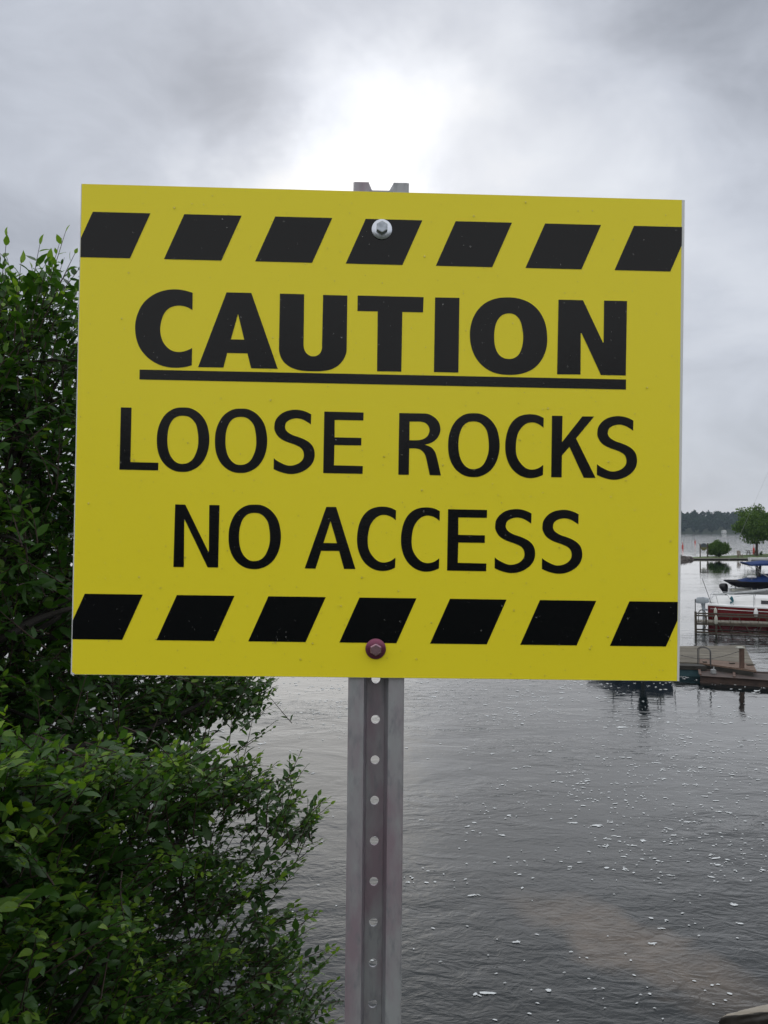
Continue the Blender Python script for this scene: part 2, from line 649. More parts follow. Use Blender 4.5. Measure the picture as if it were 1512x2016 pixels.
def print_mat(name, col, rough, cvar):
    m, nt, b = mat_new(name)
    tcn = nt.nodes.new('ShaderNodeTexCoord')
    n = nt.nodes.new('ShaderNodeTexNoise')
    n.inputs['Scale'].default_value = 3.0
    n.inputs['Detail'].default_value = 2
    nt.links.new(tcn.outputs['Object'], n.inputs['Vector'])
    mx = nt.nodes.new('ShaderNodeMixRGB')
    mx.inputs[1].default_value = (*[c * (1 - cvar) for c in col], 1)
    mx.inputs[2].default_value = (*[c * (1 + cvar) for c in col], 1)
    nt.links.new(n.outputs['Fac'], mx.inputs[0])
    nt.links.new(mx.outputs[0], b.inputs['Base Color'])
    # dull film of drizzle: fine unevenness of the gloss
    n3 = nt.nodes.new('ShaderNodeTexNoise')
    n3.inputs['Scale'].default_value = 420
    n3.inputs['Detail'].default_value = 2
    nt.links.new(tcn.outputs['Object'], n3.inputs['Vector'])
    n4 = nt.nodes.new('ShaderNodeTexNoise')
    n4.inputs['Scale'].default_value = 2.2
    nt.links.new(tcn.outputs['Object'], n4.inputs['Vector'])
    ad = nt.nodes.new('ShaderNodeMath')
    ad.operation = 'MULTIPLY_ADD'
    nt.links.new(n4.outputs['Fac'], ad.inputs[0])
    ad.inputs[1].default_value = 20.0
    nt.links.new(n3.outputs['Fac'], ad.inputs[2])
    bp = nt.nodes.new('ShaderNodeBump')
    bp.inputs['Strength'].default_value = 0.35
    bp.inputs['Distance'].default_value = 0.0003
    nt.links.new(ad.outputs[0], bp.inputs['Height'])
    nt.links.new(bp.outputs[0], b.inputs['Normal'])
    b.inputs['Roughness'].default_value = rough
    b.inputs['Specular IOR Level'].default_value = 0.26
    return m


M_yellow = print_mat('yellow_print', (0.93, 0.80, 0.032), 0.24, 0.02)
M_black = print_mat('black_print', (0.0026, 0.0032, 0.0048), 0.16, 0.0)

b = MB().box(-.381, .381, 0.0, .0030, -.3058, .3058)
board = b.build('sign_board', M_white, sign, TS)
MB().box(-.3800, .3822, .0032, .0042, -.3050, .3054).build('backing_sheet', M_dark, board, TS)

from mathutils.geometry import tessellate_polygon


def flat(mb, contours, y):
    """contours in mm on the sign plane -> flat facets at local depth y"""
    cs = [[Vector((p[0] / 1000, y, p[1] / 1000)) for p in c] for c in contours]
    flat_cs = [[Vector((p.x, p.z, 0)) for p in c] for c in cs]
    tris = tessellate_polygon(flat_cs)
    allv = [p for c in cs for p in c]
    mb.add(allv, [tuple(t) for t in tris])


def smooth_contour(c):
    n = len(c)
    P_ = [Vector((p[0], p[1])) for p in c]
    cor = [len(p) > 2 for p in c]
    out = []
    for i in range(n):
        j = (i + 1) % n
        out.append(P_[i])
        if cor[i] and cor[j]:
            continue
        a, b_ = P_[i], P_[j]
        ta = (b_ - P_[i - 1]) * 0.5 if not cor[i] else None
        tb = (P_[(j + 1) % n] - a) * 0.5 if not cor[j] else None
        if ta is None:
            ta = (b_ - a) * 1.5 - tb * 0.5
        if tb is None:
            tb = (b_ - a) * 1.5 - ta * 0.5
        # tangents scaled to the span, so uneven spacing leaves no wobble
        L_ = (b_ - a).length
        ta = ta.normalized() * L_
        tb = tb.normalized() * L_
        for k in range(1, 6):
            t = k / 6
            h00, h10 = 2 * t**3 - 3 * t**2 + 1, t**3 - 2 * t**2 + t
            h01, h11 = -2 * t**3 + 3 * t**2, t**3 - t**2
            out.append(a * h00 + ta * h10 + b_ * h01 + tb * h11)
    return out


yb = MB()
flat(yb, [[(-380.0, 305.6), (377.2, 305.6), (378.0, -305.4), (-375.5, -305.4), (-379.4, -302.5)]], -0.0004)
yb.build('yellow_print', M_yellow, board, TS)
# hazard stripes
for top, bot in ((270.8, 213.7), (-205.6, -262.1)):
    sb = MB()
    for k in range(-1, 6):
        x = -252 + 113.6 * k
        w, sl = 71.4, 24.2
        poly = [(x, top), (x + w, top), (x + w - sl, bot), (x - sl, bot)]
        if k == -1:
            t = (-379.7 - x) / -sl
            ym = top + (bot - top) * t
            poly = [(x, top), (x + w, top), (x + w - sl, bot), (-379.7, bot), (-379.7, ym)]
        if k == 5:
            xe = 377.5
            t = (xe - (x + w)) / -sl
            ym = top + (bot - top) * t
            poly = [(x, top), (xe, top), (xe, ym), (x + w - sl, bot), (x - sl, bot)]
        flat(sb, [poly], -0.0008)
    sb.build('hazard_stripes', M_black, board, TS)
GLYPHS = {
 'Cb': [[(-239.7,93.2,1),(-239.6,71.5,1),(-246.4,75.2),(-255.2,76.8),(-262.7,75.9),(-268.6,73.2),(-274,67.5),(-277.1,60.3),(-278.8,52),(-279.1,44.9),(-277.8,37.2),(-274.9,30.2),(-269.3,23.5),(-262.2,19.5),(-254,18.7),(-246.5,20.4),(-239,23.9,1),(-239.1,2.5,1),(-247.2,0.1),(-256.4,-1),(-266.7,-0.8),(-276.5,1.2),(-286.3,5.6),(-295.6,12.5),(-303.4,21.9),(-308,32.7),(-310.1,44.7),(-309.8,55.7),(-307,66.7),(-301.8,77.2),(-293.3,86.2),(-282.6,92.7),(-271.8,96),(-262.1,97.1),(-251.2,96.2)]],
 'Ab': [[(-197.5,94.8,1),(-166.6,94.8,1),(-131.9,0.2,1),(-165.1,0.2,1),(-170.1,18.8,1),(-195.3,18.8,1),(-199.7,0.4,1),(-231.2,0.2,1)], [(-182.7,68.3,1),(-174.4,35.9,1),(-191,35.9,1)]],
 'Ub': [[(-130.8,94.8,1),(-100.5,94.7,1),(-100.2,30.7,1),(-99.3,25.6),(-96.2,20.4),(-91.4,17.3),(-88,16.9),(-83.3,17.7),(-79.2,21.1),(-77.2,26.1),(-77,31.2,1),(-76.7,94.4,1),(-46.3,94.4,1),(-46.1,29.3,1),(-46.6,21.7),(-50,13.5),(-56.1,6.2),(-65,1),(-75.9,-1.3),(-89.4,-1.9),(-102.8,-1.3),(-113.8,1.6),(-122.3,6.9),(-127.8,14),(-130.5,22.4),(-130.8,28.3,1)]],
 'Tb': [[(-33.3,94.7,1),(49.7,94.6,1),(49.3,75.4,1),(23.2,75.3,1),(23.1,-0,1),(-7.4,-0.2,1),(-7.8,75.3,1),(-33.3,75.2,1)]],
 'Ib': [[(64.3,94.6,1),(95,94.7,1),(95.1,0.3,1),(64.2,0.3,1)]],
 'Ob': [[(157.4,96.8),(171.9,95.3),(185.3,89.9),(196.5,79.9),(204.1,65.5),(206.9,48.9),(206.1,33.4),(200.2,18.4),(189.8,7.1),(175.4,0.6),(158.8,-1.3),(142.2,0.6),(128.1,7.4),(117.3,18.8),(110.9,33.5),(108.9,50.1),(111.3,65.6),(117.8,79),(128.3,89.2),(141.9,95.1)], [(157.7,76.6),(165.5,75),(171.8,68.8),(175.5,57.1),(176.6,46),(175.4,34.9),(171.7,25.5),(165.8,20.3),(158.5,18.8),(150.8,20.5),(144.7,25.8),(140.8,35.3),(139.7,46.3),(140.3,56.3),(143,66.3),(149.3,74)]],
 'Nb': [[(220.8,95.4,1),(252,95.4,1),(278.1,42.3,1),(279,42.5,1),(278.9,95.6,1),(308.2,95.7,1),(307.8,1,1),(276.1,1,1),(250.9,53.4,1),(249.6,53.6,1),(250.1,1.1,1),(220.3,0.7,1)]],
 'L': [[(-325.9,77.6,1),(-312.7,77.6,1),(-312.7,9.7,1),(-278.1,9.4,1),(-278.3,-0.1,1),(-326.1,-0,1)]],
 'O': [[(-249.3,79),(-240.8,78.5),(-232.6,75.1),(-225.5,69.1),(-219.7,60.4),(-216.6,49.8),(-215.5,39.2),(-216.5,28),(-219.8,17.4),(-225.5,8.5),(-233,2.5),(-241.1,-0.8),(-248.1,-1.5),(-256.8,-0.6),(-265.1,3.3),(-271.9,9.4),(-277,18.1),(-279.8,28),(-280.6,39.2),(-279.7,49.8),(-276.4,60.4),(-271,69.3),(-264.1,75.1),(-257.2,78.2)], [(-248.8,68.7),(-242.4,67.8),(-236.8,64.1),(-232.3,57.8),(-230.1,49),(-229.2,40.2),(-229.5,30.7),(-231.9,21.9),(-235.8,14.5),(-241.3,10.1),(-248,8.5),(-254.1,9.4),(-259.4,13.1),(-263.6,18.9),(-266.1,25.9),(-267.4,33.6),(-267.5,43),(-266.6,51.2),(-263.8,59.5),(-259.9,64.9),(-254.7,67.9)]],
 'S': [[(-89.1,73.6,1),(-89.3,60.9,1),(-93.8,63.9),(-99.2,66.7),(-103.6,67.9),(-108,68.2),(-112.9,67.3),(-117.2,65.4),(-120.3,62.5),(-121.3,59.1),(-121.5,56.5),(-120.6,53.8),(-118.8,51.4),(-115.6,49.1),(-110.7,46.7),(-104.5,44.8),(-97.9,42.3),(-92.1,39.1),(-87.6,35),(-84.8,29.7),(-83.8,23.5),(-84.4,17.8),(-86.5,12.4),(-90.6,7.3),(-96.3,3),(-102.9,-0),(-109.5,-1.5),(-116.1,-1.6),(-122.7,-0.4),(-128.9,1.5),(-134.8,4.1,1),(-134.8,17.7,1),(-130.9,14.7),(-125.5,11.9),(-120.2,9.6),(-115.4,8.7),(-109.6,9.4),(-104.4,11.4),(-100.5,14.4),(-97.9,18.4),(-97.3,22.9),(-98.5,27.7),(-101.2,31.2),(-105.7,33.8),(-111,35.9),(-118.1,38.2),(-124.3,40.9),(-129.7,44.8),(-132.8,49.2),(-134.7,54),(-134.8,58.4),(-134,63.8),(-131.4,68.5),(-127.1,73),(-121.4,76.4),(-114.4,78.4),(-107.3,79),(-100.7,78.2),(-94.5,76.3)]],
 'E': [[(-72.7,77.4,1),(-23.5,77.2,1),(-23.6,67.2,1),(-59.6,67.2,1),(-59.4,45.3,1),(-25.8,45.2,1),(-25.8,35.7,1),(-59.3,35.7,1),(-59.5,10.2,1),(-23.3,9.9,1),(-23.6,0.1,1),(-72.8,0.2,1)]],
 'R': [[(21.4,77.4,1),(49.7,77.5,1),(56.9,77.1),(63.1,74.6),(68.4,70.6),(72.1,65),(73.5,58.3),(72.5,52.1),(69.7,46.8),(65,42.4),(59.3,39.7),(53.6,38.4,1),(57.5,37),(61.8,35.2),(65.7,31.5),(68.6,25.8),(75,-0.1,1),(61,-0,1),(56.5,19.9,1),(54.6,25.6),(51.9,29.3),(48,32.1),(43.2,33.2),(38.5,33.3,1),(34.6,33.2,1),(34.6,-0,1),(21.4,-0.2,1)], [(34.5,67,1),(44.6,67.2,1),(50.3,66.9),(55.1,65.1),(58.5,61.4),(59.8,57.1),(59.1,52.8),(56.8,48.5),(52.6,45.5),(47.4,43.9),(42.6,43.5,1),(34.6,43.4,1)]],
 'C': [[(204,74.6,1),(203.9,62.4,1),(199.6,65.7),(194.7,68),(189.9,68.9),(184.6,68.2),(179.9,65.8),(175.6,61.4),(172.3,56.1),(170.3,49.3),(169.3,41.7),(169.2,34.5),(170.1,27.4),(172.6,21.2),(176.8,15.6),(182.1,11.1),(187.9,9.3),(193.1,9.6),(198.4,11.4),(204.2,15.5,1),(204,2.9,1),(198.1,0.2),(191.4,-1.3),(185.1,-1.4),(178.4,0.1),(171.7,3.5),(165.3,9.1),(160.4,16.7),(157.2,25.7),(155.8,35.2),(156.1,45.7),(158.2,56.7),(162.1,65.9),(168.3,73.2),(175.9,77.4),(184.5,79.1),(192.2,78.9),(198.4,77.4)]],
 'K': [[(214.5,77.8,1),(227.8,77.8,1),(227.6,44.6,1),(253.2,77.8,1),(268.1,77.9,1),(245.4,49.7,1),(270.9,0.2,1),(255.9,0.1,1),(237.2,38.9,1),(227.7,27.9,1),(227.8,0.2,1),(214.5,0.1,1)]],
 'N': [[(-256.3,77.7,1),(-243.8,77.6,1),(-214.2,19.5,1),(-213.4,19.7,1),(-214,77.6,1),(-201.3,77.6,1),(-201.6,-0.1,1),(-214.6,-0.2,1),(-244,58.7,1),(-244.7,58.8,1),(-244.1,-0.3,1),(-257,-0.3,1)]],
 'A': [[(-68.2,77.7,1),(-55.9,77.8,1),(-30.4,0.4,1),(-44.7,0.5,1),(-51.2,22.8,1),(-73.7,22.6,1),(-80.3,0.2,1),(-93.9,0.2,1)], [(-62.6,60.1,1),(-54.1,32.5,1),(-71,32.5,1)]],
}
ROWS = [('CAUTION', 79.0, [('Cb', 0), ('Ab', 0), ('Ub', 0), ('Tb', 0), ('Ib', 0), ('Ob', 0), ('Nb', 0)]),
        ('LOOSE', -50.7, [('L', 0), ('O', 0), ('O', 72.1), ('S', 0), ('E', 0)]),
        ('ROCKS', -50.7, [('R', 0), ('O', 364.1), ('C', 0), ('K', 0), ('S', 407.3)]),
        ('NO', -170.5, [('N', 0), ('O', 91.3)]),
        ('ACCESS', -170.5, [('A', 0), ('C', -184.8), ('C', -129.7), ('E', 157.4), ('S', 279.3), ('S', 339.1)])]
for text, base, gl in ROWS:
    lb = MB()
    for g, dx in gl:
        flat(lb, [[(p[0] + dx, p[1] + base) for p in smooth_contour(c)] for c in GLYPHS[g]], -0.0008)
    lb.build('lettering', M_black, board, TS)
ub = MB()
flat(ub, [[(-303.6, 74.6), (308.2, 75.0), (308.2, 62.2), (-303.6, 62.3)]], -0.0008)
ub.build('underline', M_black, board, TS)

# drizzle drops standing on the face
m, nt, bb = mat_new('rain_drop')
tr_ = nt.nodes.new('ShaderNodeBsdfTransparent')
gl_ = nt.nodes.new('ShaderNodeBsdfGlossy')
gl_.inputs['Roughness'].default_value = 0.05
fr_ = nt.nodes.new('ShaderNodeFresnel')
fr_.inputs['IOR'].default_value = 1.9
mx_ = nt.nodes.new('ShaderNodeMixShader')
nt.links.new(fr_.outputs[0], mx_.inputs[0])
nt.links.new(tr_.outputs[0], mx_.inputs[1])
nt.links.new(gl_.outputs[0], mx_.inputs[2])
nt.links.new(mx_.outputs[0], nt.nodes['Material Output'].inputs['Surface'])
M_drop = m
VV, FF = [], []
for i in range(1500):
    u = rng.uniform(-.376, .374)
    v = rng.uniform(-.302, .302)
    if rng.random() > (0.55 if v > 0 else 1.0):
        continue
    rad = float(rng.choice([.0004, .0005, .0007, .0009, .0013], p=[.34, .3, .2, .11, .05]))
    o = len(VV)
    n = 7
    for (fr, hh) in ((1.0, 0.0), (.75, .45), (.3, .66)):
        for k in range(n):
            a = 2 * math.pi * k / n
            VV.append(TS @ Vector((u + rad * fr * math.cos(a), -.0010 - rad * hh, v + rad * fr * 1.15 * math.sin(a))))
    for rr_ in range(2):
        for k in range(n):
            FF.append((o + rr_ * n + k, o + rr_ * n + (k + 1) % n, o + (rr_ + 1) * n + (k + 1) % n, o + (rr_ + 1) * n + k))
    FF.append(tuple(o + 2 * n + k for k in range(n)))
    FF.append(tuple(o + k for k in range(n))[::-1])
drops = mesh_obj('rain_drops', VV, FF, M_drop, board, smooth=80)
drops['kind'] = 'stuff'

# the U-channel post, open side forward, with punched holes
def galv(name, c1, c2, c3, metal=0.35, rough=0.5):
    m, nt, b = mat_new(name)
    tcn = nt.nodes.new('ShaderNodeTexCoord')
    mp = nt.nodes.new('ShaderNodeMapping')
    mp.inputs['Scale'].default_value = (1.6, 1.0, 0.5)
    nt.links.new(tcn.outputs['Object'], mp.inputs['Vector'])

    def nz_(sc, det):
        n = nt.nodes.new('ShaderNodeTexNoise')
        n.inputs['Scale'].default_value = sc
        n.inputs['Detail'].default_value = det
        n.inputs['Roughness'].default_value = 0.6
        nt.links.new(mp.outputs[0], n.inputs['Vector'])
        return n.outputs['Fac']
    a = nz_(14, 4)
    r_ = nt.nodes.new('ShaderNodeValToRGB')
    r_.color_ramp.elements[0].position = .38
    r_.color_ramp.elements[1].position = .62
    r_.color_ramp.elements[0].color = (*c1, 1)
    r_.color_ramp.elements[1].color = (*c2, 1)
    nt.links.new(a, r_.inputs[0])
    g = nz_(70, 6)
    r2 = nt.nodes.new('ShaderNodeValToRGB')
    r2.color_ramp.elements[0].position = .52
    r2.color_ramp.elements[1].position = .74
    r2.color_ramp.elements[0].color = (0, 0, 0, 1)
    r2.color_ramp.elements[1].color = (.75, .75, .75, 1)
    nt.links.new(g, r2.inputs[0])
    mx = nt.nodes.new('ShaderNodeMixRGB')
    nt.links.new(r2.outputs[0], mx.inputs[0])
    nt.links.new(r_.outputs[0], mx.inputs[1])
    mx.inputs[2].default_value = (*c3, 1)
    nt.links.new(mx.outputs[0], b.inputs['Base Color'])
    bp = nt.nodes.new('ShaderNodeBump')
    bp.inputs['Strength'].default_value = 0.5
    bp.inputs['Distance'].default_value = 0.001
    nt.links.new(g, bp.inputs['Height'])
    nt.links.new(bp.outputs[0], b.inputs['Normal'])
    b.inputs['Metallic'].default_value = metal
    b.inputs['Roughness'].default_value = rough
    return m


M_galv = galv('weathered_steel_mauve_reflection', (0.38, 0.395, 0.42), (0.31, 0.25, 0.295), (0.21, 0.225, 0.25))  # grey weathered zinc; the mauve mottling paints in a red reflection
ZT, ZB, TH = .3195, -1.95, .003
pb = MB()
prof_f = [(-.0338, .0), (-.0165, .0), (-.0112, .027), (.0112, .027), (.0165, .0), (.0338, .0)]
# flanges and slanting sides as bent strips with thickness
def strip(mb, a, b_, z0, z1, th, side):
    d = Vector((b_[0] - a[0], b_[1] - a[1]))
    nrm_ = Vector((-d.y, d.x)).normalized() * th * side
    q = [a, b_, (b_[0] + nrm_.x, b_[1] + nrm_.y), (a[0] + nrm_.x, a[1] + nrm_.y)]
    mb.prism(q, z0, z1)
strip(pb, (-.0338, 0), (-.0155, 0), ZB, ZT, TH, 1)
strip(pb, (.0155, 0), (.0338, 0), ZB, ZT, TH, 1)
strip(pb, (-.0155, .0031), (-.0112, .0268), ZB, ZT, TH, 1)
strip(pb, (.0112, .0268), (.0155, .0031), ZB, ZT, TH, 1)
# little return lips on the outer edges
pb.box(-.0352, -.0339, .0002, .006, ZB, ZT - .0003)
pb.box(.0339, .0352, .0002, .006, ZB, ZT - .0003)
# web with holes
zc = [ (SO.z - 0.0) * 0 + z for z in [] ]
h0 = -0.3128                            # first hole just under the board
holes = [h0 - 0.0518 * k for k in range(-11, 31)]
NH = 20
rh = .0057
wx0, wx1, wy0, wy1 = -.0128, .0128, .0270, .0300
for y_ in (wy0, wy1):
    outer = [(wx0 * 1000, ZT * 1000), (wx1 * 1000, ZT * 1000), (wx1 * 1000, ZB * 1000), (wx0 * 1000, ZB * 1000)]
    cs = [outer]
    for hz in holes:
        cs.append([(rh * 1000 * math.cos(2 * math.pi * k / NH), hz * 1000 + rh * 1000 * math.sin(2 * math.pi * k / NH)) for k in range(NH)])
    flat(pb, cs, y_)
for hz in holes:
    ring = [(rh * math.cos(2 * math.pi * k / NH), hz + rh * math.sin(2 * math.pi * k / NH)) for k in range(NH)]
    vs = [(x, wy0, z) for x, z in ring] + [(x, wy1, z) for x, z in ring]
    pb.add(vs, [(k, (k + 1) % NH, NH + (k + 1) % NH, NH + k) for k in range(NH)])
pb.add([(wx0, wy0, ZT), (wx1, wy0, ZT), (wx1, wy1, ZT), (wx0, wy1, ZT)], [(0, 1, 2, 3)])
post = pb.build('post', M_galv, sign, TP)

M_hexz = mat('worn_zinc', (0.40, 0.44, 0.50), 0.38, metal=0.8, var=0.25, scale=90)
M_zinc = mat('bright_zinc', (0.62, 0.66, 0.74), 0.28, metal=0.85, var=0.08, scale=60)
M_pzinc = mat('zinc_mauve_reflection', (0.42, 0.26, 0.32), 0.25, metal=0.8, var=0.1, scale=60)  # lower bolt head: a reddish reflection mixed into the metal colour
M_pink = mat('zinc_red_reflection', (0.21, 0.06, 0.11), 0.3, metal=0.6, var=0.15, scale=60)  # lower washer: red reflection painted as base colour
for (u, v, m1, m2, lab) in ((-.0043, .2577, M_zinc, M_zinc, 'bright wet bolt and washer on the middle top stripe'),
                            (-.0035, -.2693, M_pink, M_zinc, 'bolt and washer with painted red reflection under the middle bottom stripe')):
    hb = MB()
    hx_ = [(math.cos(R(30 + 60 * k)), math.sin(R(30 + 60 * k))) for k in range(6)]
    hb.loft([[(u + .0078 * a, y_, v + .0078 * c) for a, c in hx_] for y_ in (-.0028, -.0115)] +
            [[(u + .0066 * a, -.0125, v + .0066 * c) for a, c in hx_]])
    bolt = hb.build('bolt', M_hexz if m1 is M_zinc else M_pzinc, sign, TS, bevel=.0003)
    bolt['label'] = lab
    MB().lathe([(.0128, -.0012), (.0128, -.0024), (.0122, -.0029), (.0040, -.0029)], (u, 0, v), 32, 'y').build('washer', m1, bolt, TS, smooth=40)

# ------------------------------------------------------------------ marina on the right
M_wood = mat('grey_planks', (0.150, 0.135, 0.105), 0.85, var=0.5, scale=2.2, stretch=(0.7, 5, 6), bump=0.6, bscale=12)
M_redwood = mat('red_brown_planks', (0.17, 0.115, 0.085), 0.85, var=0.4, scale=3.0, stretch=(0.6, 6, 6))
M_fascia = mat('black_wet_timber', (0.030, 0.029, 0.025), 0.8, var=0.35, scale=5)
M_dwood = mat('dark_wet_timber', (0.062, 0.052, 0.038), 0.8, var=0.4, scale=5, stretch=(0.7, 4, 4))
M_rust = mat('rusty_steel', (0.050, 0.038, 0.034), 0.75, var=0.4, scale=4, col2=(0.085, 0.055, 0.045), bump=0.4)
M_rust2 = mat('rusty_pile', (0.10, 0.060, 0.045), 0.8, var=0.35, scale=6)
M_teal = mat('teal_float', (0.04, 0.10, 0.12), 0.6, var=0.2)
M_wht = mat('white_gelcoat', (0.78, 0.79, 0.80), 0.3, var=0.03, scale=2)
M_cream = mat('weathered_white_plastic', (0.48, 0.49, 0.43), 0.5, var=0.2, scale=5)
M_red = mat('dark_red_hull', (0.13, 0.008, 0.010), 0.25, var=0.1, scale=1.5, coat=0.3)
M_alu = mat('dull_aluminium', (0.42, 0.44, 0.45), 0.45, metal=0.5, var=0.15, scale=6)
M_steelc = mat('dark_metal', (0.10, 0.10, 0.10), 0.5, metal=0.5)
M_blk = mat('black_plastic', (0.012, 0.012, 0.014), 0.35)
M_blkcloth = mat('black_canvas', (0.008, 0.008, 0.011), 0.9, var=0.3, scale=6, spec=0.1)
M_blue = mat('blue_canvas', (0.020, 0.045, 0.15), 0.8, spec=0.15, var=0.2, scale=3, bump=0.6, bscale=5)
M_navy = mat('navy_hull', (0.012, 0.022, 0.05), 0.4, var=0.2)
M_tarp = mat('pale_tarpaulin', (0.74, 0.75, 0.75), 0.7, var=0.06, scale=2, bump=0.8, bscale=4)
M_glass = mat('dark_window', (0.012, 0.012, 0.02), 0.1)
M_motor = mat('grey_outboard', (0.33, 0.37, 0.41), 0.35, var=0.1)
M_clothteal = mat('teal_cloth', (0.01, 0.10, 0.13), 0.8)
M_rail = mat('painted_rail', (0.40, 0.41, 0.40), 0.5)


def frame(loc, deg):
    return Matrix.Translation(Vector(loc)) @ Matrix.Rotation(R(deg), 4, 'Z')


# truss pier --------------------------------------------------------
p0 = onz(1371, 1247)
TPi = frame((p0.x, p0.y, 0), -19)
pier = thing('pier', (p0.x, p0.y, 0), 'long narrow brown truss pier with plank deck in front of the red sailboat', 'pier')
LP_ = 12.0
for y0_, nm in ((0.0, 'near'), (0.92, 'far')):
    t = MB()
    t.bar((0, y0_, .64), (LP_, y0_, .64), .05, .05)
    t.bar((0, y0_, .345), (LP_, y0_, .345), .05, .07)
    t.bar((0, y0_, .045), (LP_, y0_, .045), .05, .05)
    x = 0.25
    k = 0
    while x < LP_ - .9:
        t.bar((x, y0_, .335), (x + (.14 if k % 2 else -.0) - .09, y0_, .07), .03, .03) if False else None
        t.bar((x + .10, y0_ - .001, .33), (x, y0_ - .001, .07), .028, .028)
        t.bar((x + .50, y0_ - .001, .33), (x + .63, y0_ - .001, .07), .028, .028)
        t.bar((x + .05, y0_ - .002, .61), (x - .03, y0_ - .002, .38), .016, .016)
        t.bar((x + .28, y0_ - .002, .61), (x + .36, y0_ - .002, .38), .016, .016)
        x += .90
        k += 1
    t.build('side_truss', M_dwood, pier, TPi)
d = MB()
x = 0.0
while x < LP_:
    w = .14
    d.box(x, x + w - .012, .04, .88, .385 + random.uniform(-.004, .004), .42 + random.uniform(-.004, .004))
    x += w
d.build('deck', M_wood, pier, TPi)
for (x, y_) in ((-.02, -.03), (-.02, .95), (5.5, -.03), (5.5, .95), (11.6, -.03), (11.6, .95)):
    MB().tube([(x, y_, -1.2), (x, y_, .70)], .04).build('leg', M_dwood, pier, TPi)
MB().box(.30, .36, -.06, .03, .38, .66).build('board_end', M_dwood, pier, TPi)
for yy, rr_ in ((.05, .11), (.30, .10)):
    h = MB()
    pts = [(.08 + .0, yy, .42)] + [(.20 - .12 * math.cos(a), yy, .70 + .13 * math.sin(a)) for a in np.linspace(0, math.pi, 12)] + [(.32, yy, .42)]
    h.tube(pts, .013, 6).build('ladder_hoop', M_steelc, pier, TPi)
for (x, y_, z0, z1) in ((.66, -.09, .36, .68), (.67, .97, .60, .86)):
    MB().lathe([(.03, z0), (.055, z0 + .03), (.055, z1 - .12), (.045, z1 - .06), (.02, z1 - .01), (.008, z1)], (x, y_, 0), 12).build('bumper', M_cream, pier, TPi, smooth=50)
MB().tube([(.665, -.045, -1.0), (.665, -.045, .37)], .035).build('leg', M_dwood, pier, TPi)

# red sailboat --------------------------------------------------------
def station_hull(mb, st, n=6):
    rings = []
    for (x, hb, sh, kz) in st:
        half = [(1.0, sh), (.985, sh * .6), (.93, .12), (.75, kz * .45), (.42, kz * .85), (0, kz)]
        pts = [(x, -hb * a, z) for a, z in half] + [(x, hb * a, z) for a, z in half[-2::-1]]
        rings.append(pts)
    mb.loft(rings, closed=True, caps=True)


sp = onz(1395, 1218, 0)
sp = at(1397, 1200, 36.8)
TSa = frame((sp.x, sp.y, 0), -24)
sail = thing('sailboat', (sp.x, sp.y, 0), 'dark red sailboat with white deck moored behind the truss pier', 'sailboat')
stt = [(0, .95, .66, -.12), (.8, 1.08, .64, -.2), (2.2, 1.2, .62, -.3), (3.8, 1.2, .64, -.35), (5.4, .85, .72, -.3), (6.6, .38, .82, -.15), (7.2, .04, .90, .1)]
hb_ = MB()
station_hull(hb_, stt)
hull = hb_.build('hull', M_red, sail, TSa, smooth=50)
g = MB()
rings = []
for (x, hb, sh, kz) in stt:
    rings.append([(x, -hb - .012, sh - .015), (x, -hb - .012, sh + .035), (x, -hb + .06, sh + .065), (x, hb - .06, sh + .065), (x, hb + .012, sh + .035), (x, hb + .012, sh - .015)])
g.loft(rings)
g.build('deck', M_wht, sail, TSa, smooth=30)
s_ = MB()
for i in range(len(stt) - 1):
    a, b_ = stt[i], stt[i + 1]
    if i == 0:
        xa = .38
        f_ = xa / b_[0]
        ya, za = a[1] + (b_[1] - a[1]) * f_, a[2] + (b_[2] - a[2]) * f_
    else:
        xa, ya, za = a[0], a[1], a[2]
    s_.bar((xa, -ya * .998 - .006, za - .13), (b_[0], -b_[1] * .998 - .006, b_[2] - .13), .006, .022)
s_.build('pinstripe', M_wht, hull, TSa)
lt = MB()
for i, x in enumerate((.10, .135, .165, .20, .235, .27)):
    lt.box(x, x + (.022 if i % 2 else .014), -1.0 - .012 * (x / .1), -.97, .50 + .012 * (i % 2), .545)
lt.build('faded_name', M_rail, hull, TSa)
MB().box(-.012, -.002, -.93, .93, .05, .66).build('transom', M_wht, sail, TSa)
# cockpit coaming and cabin
c_ = MB()
c_.loft([[(x, -w, .69), (x, -w + .05, z), (x, w - .05, z), (x, w, .69)] for x, w, z in ((.25, .72, .80), (1.0, .78, .84), (1.75, .80, .88))])
c_.loft([[(x, -w, .68), (x, -w + .10, z - .06), (x, -w + .22, z), (x, w - .22, z), (x, w - .10, z - .06), (x, w, .68)] for x, w, z in
         ((1.76, .84, 1.03), (3.0, .90, 1.06), (4.6, .72, 1.02), (5.2, .5, .82))])
cab = c_.build('cabin', M_wht, sail, TSa, smooth=30)
w_ = MB()
w_.loft([[(x, -w + .018 - .008, .76), (x, -w + .062 - .008, .90), (x, -w + .10, .90), (x, -w + .06, .76)] for x, w in ((1.98, .855), (3.0, .902), (3.9, .81))])
w_.build('window', M_glass, cab, TSa)
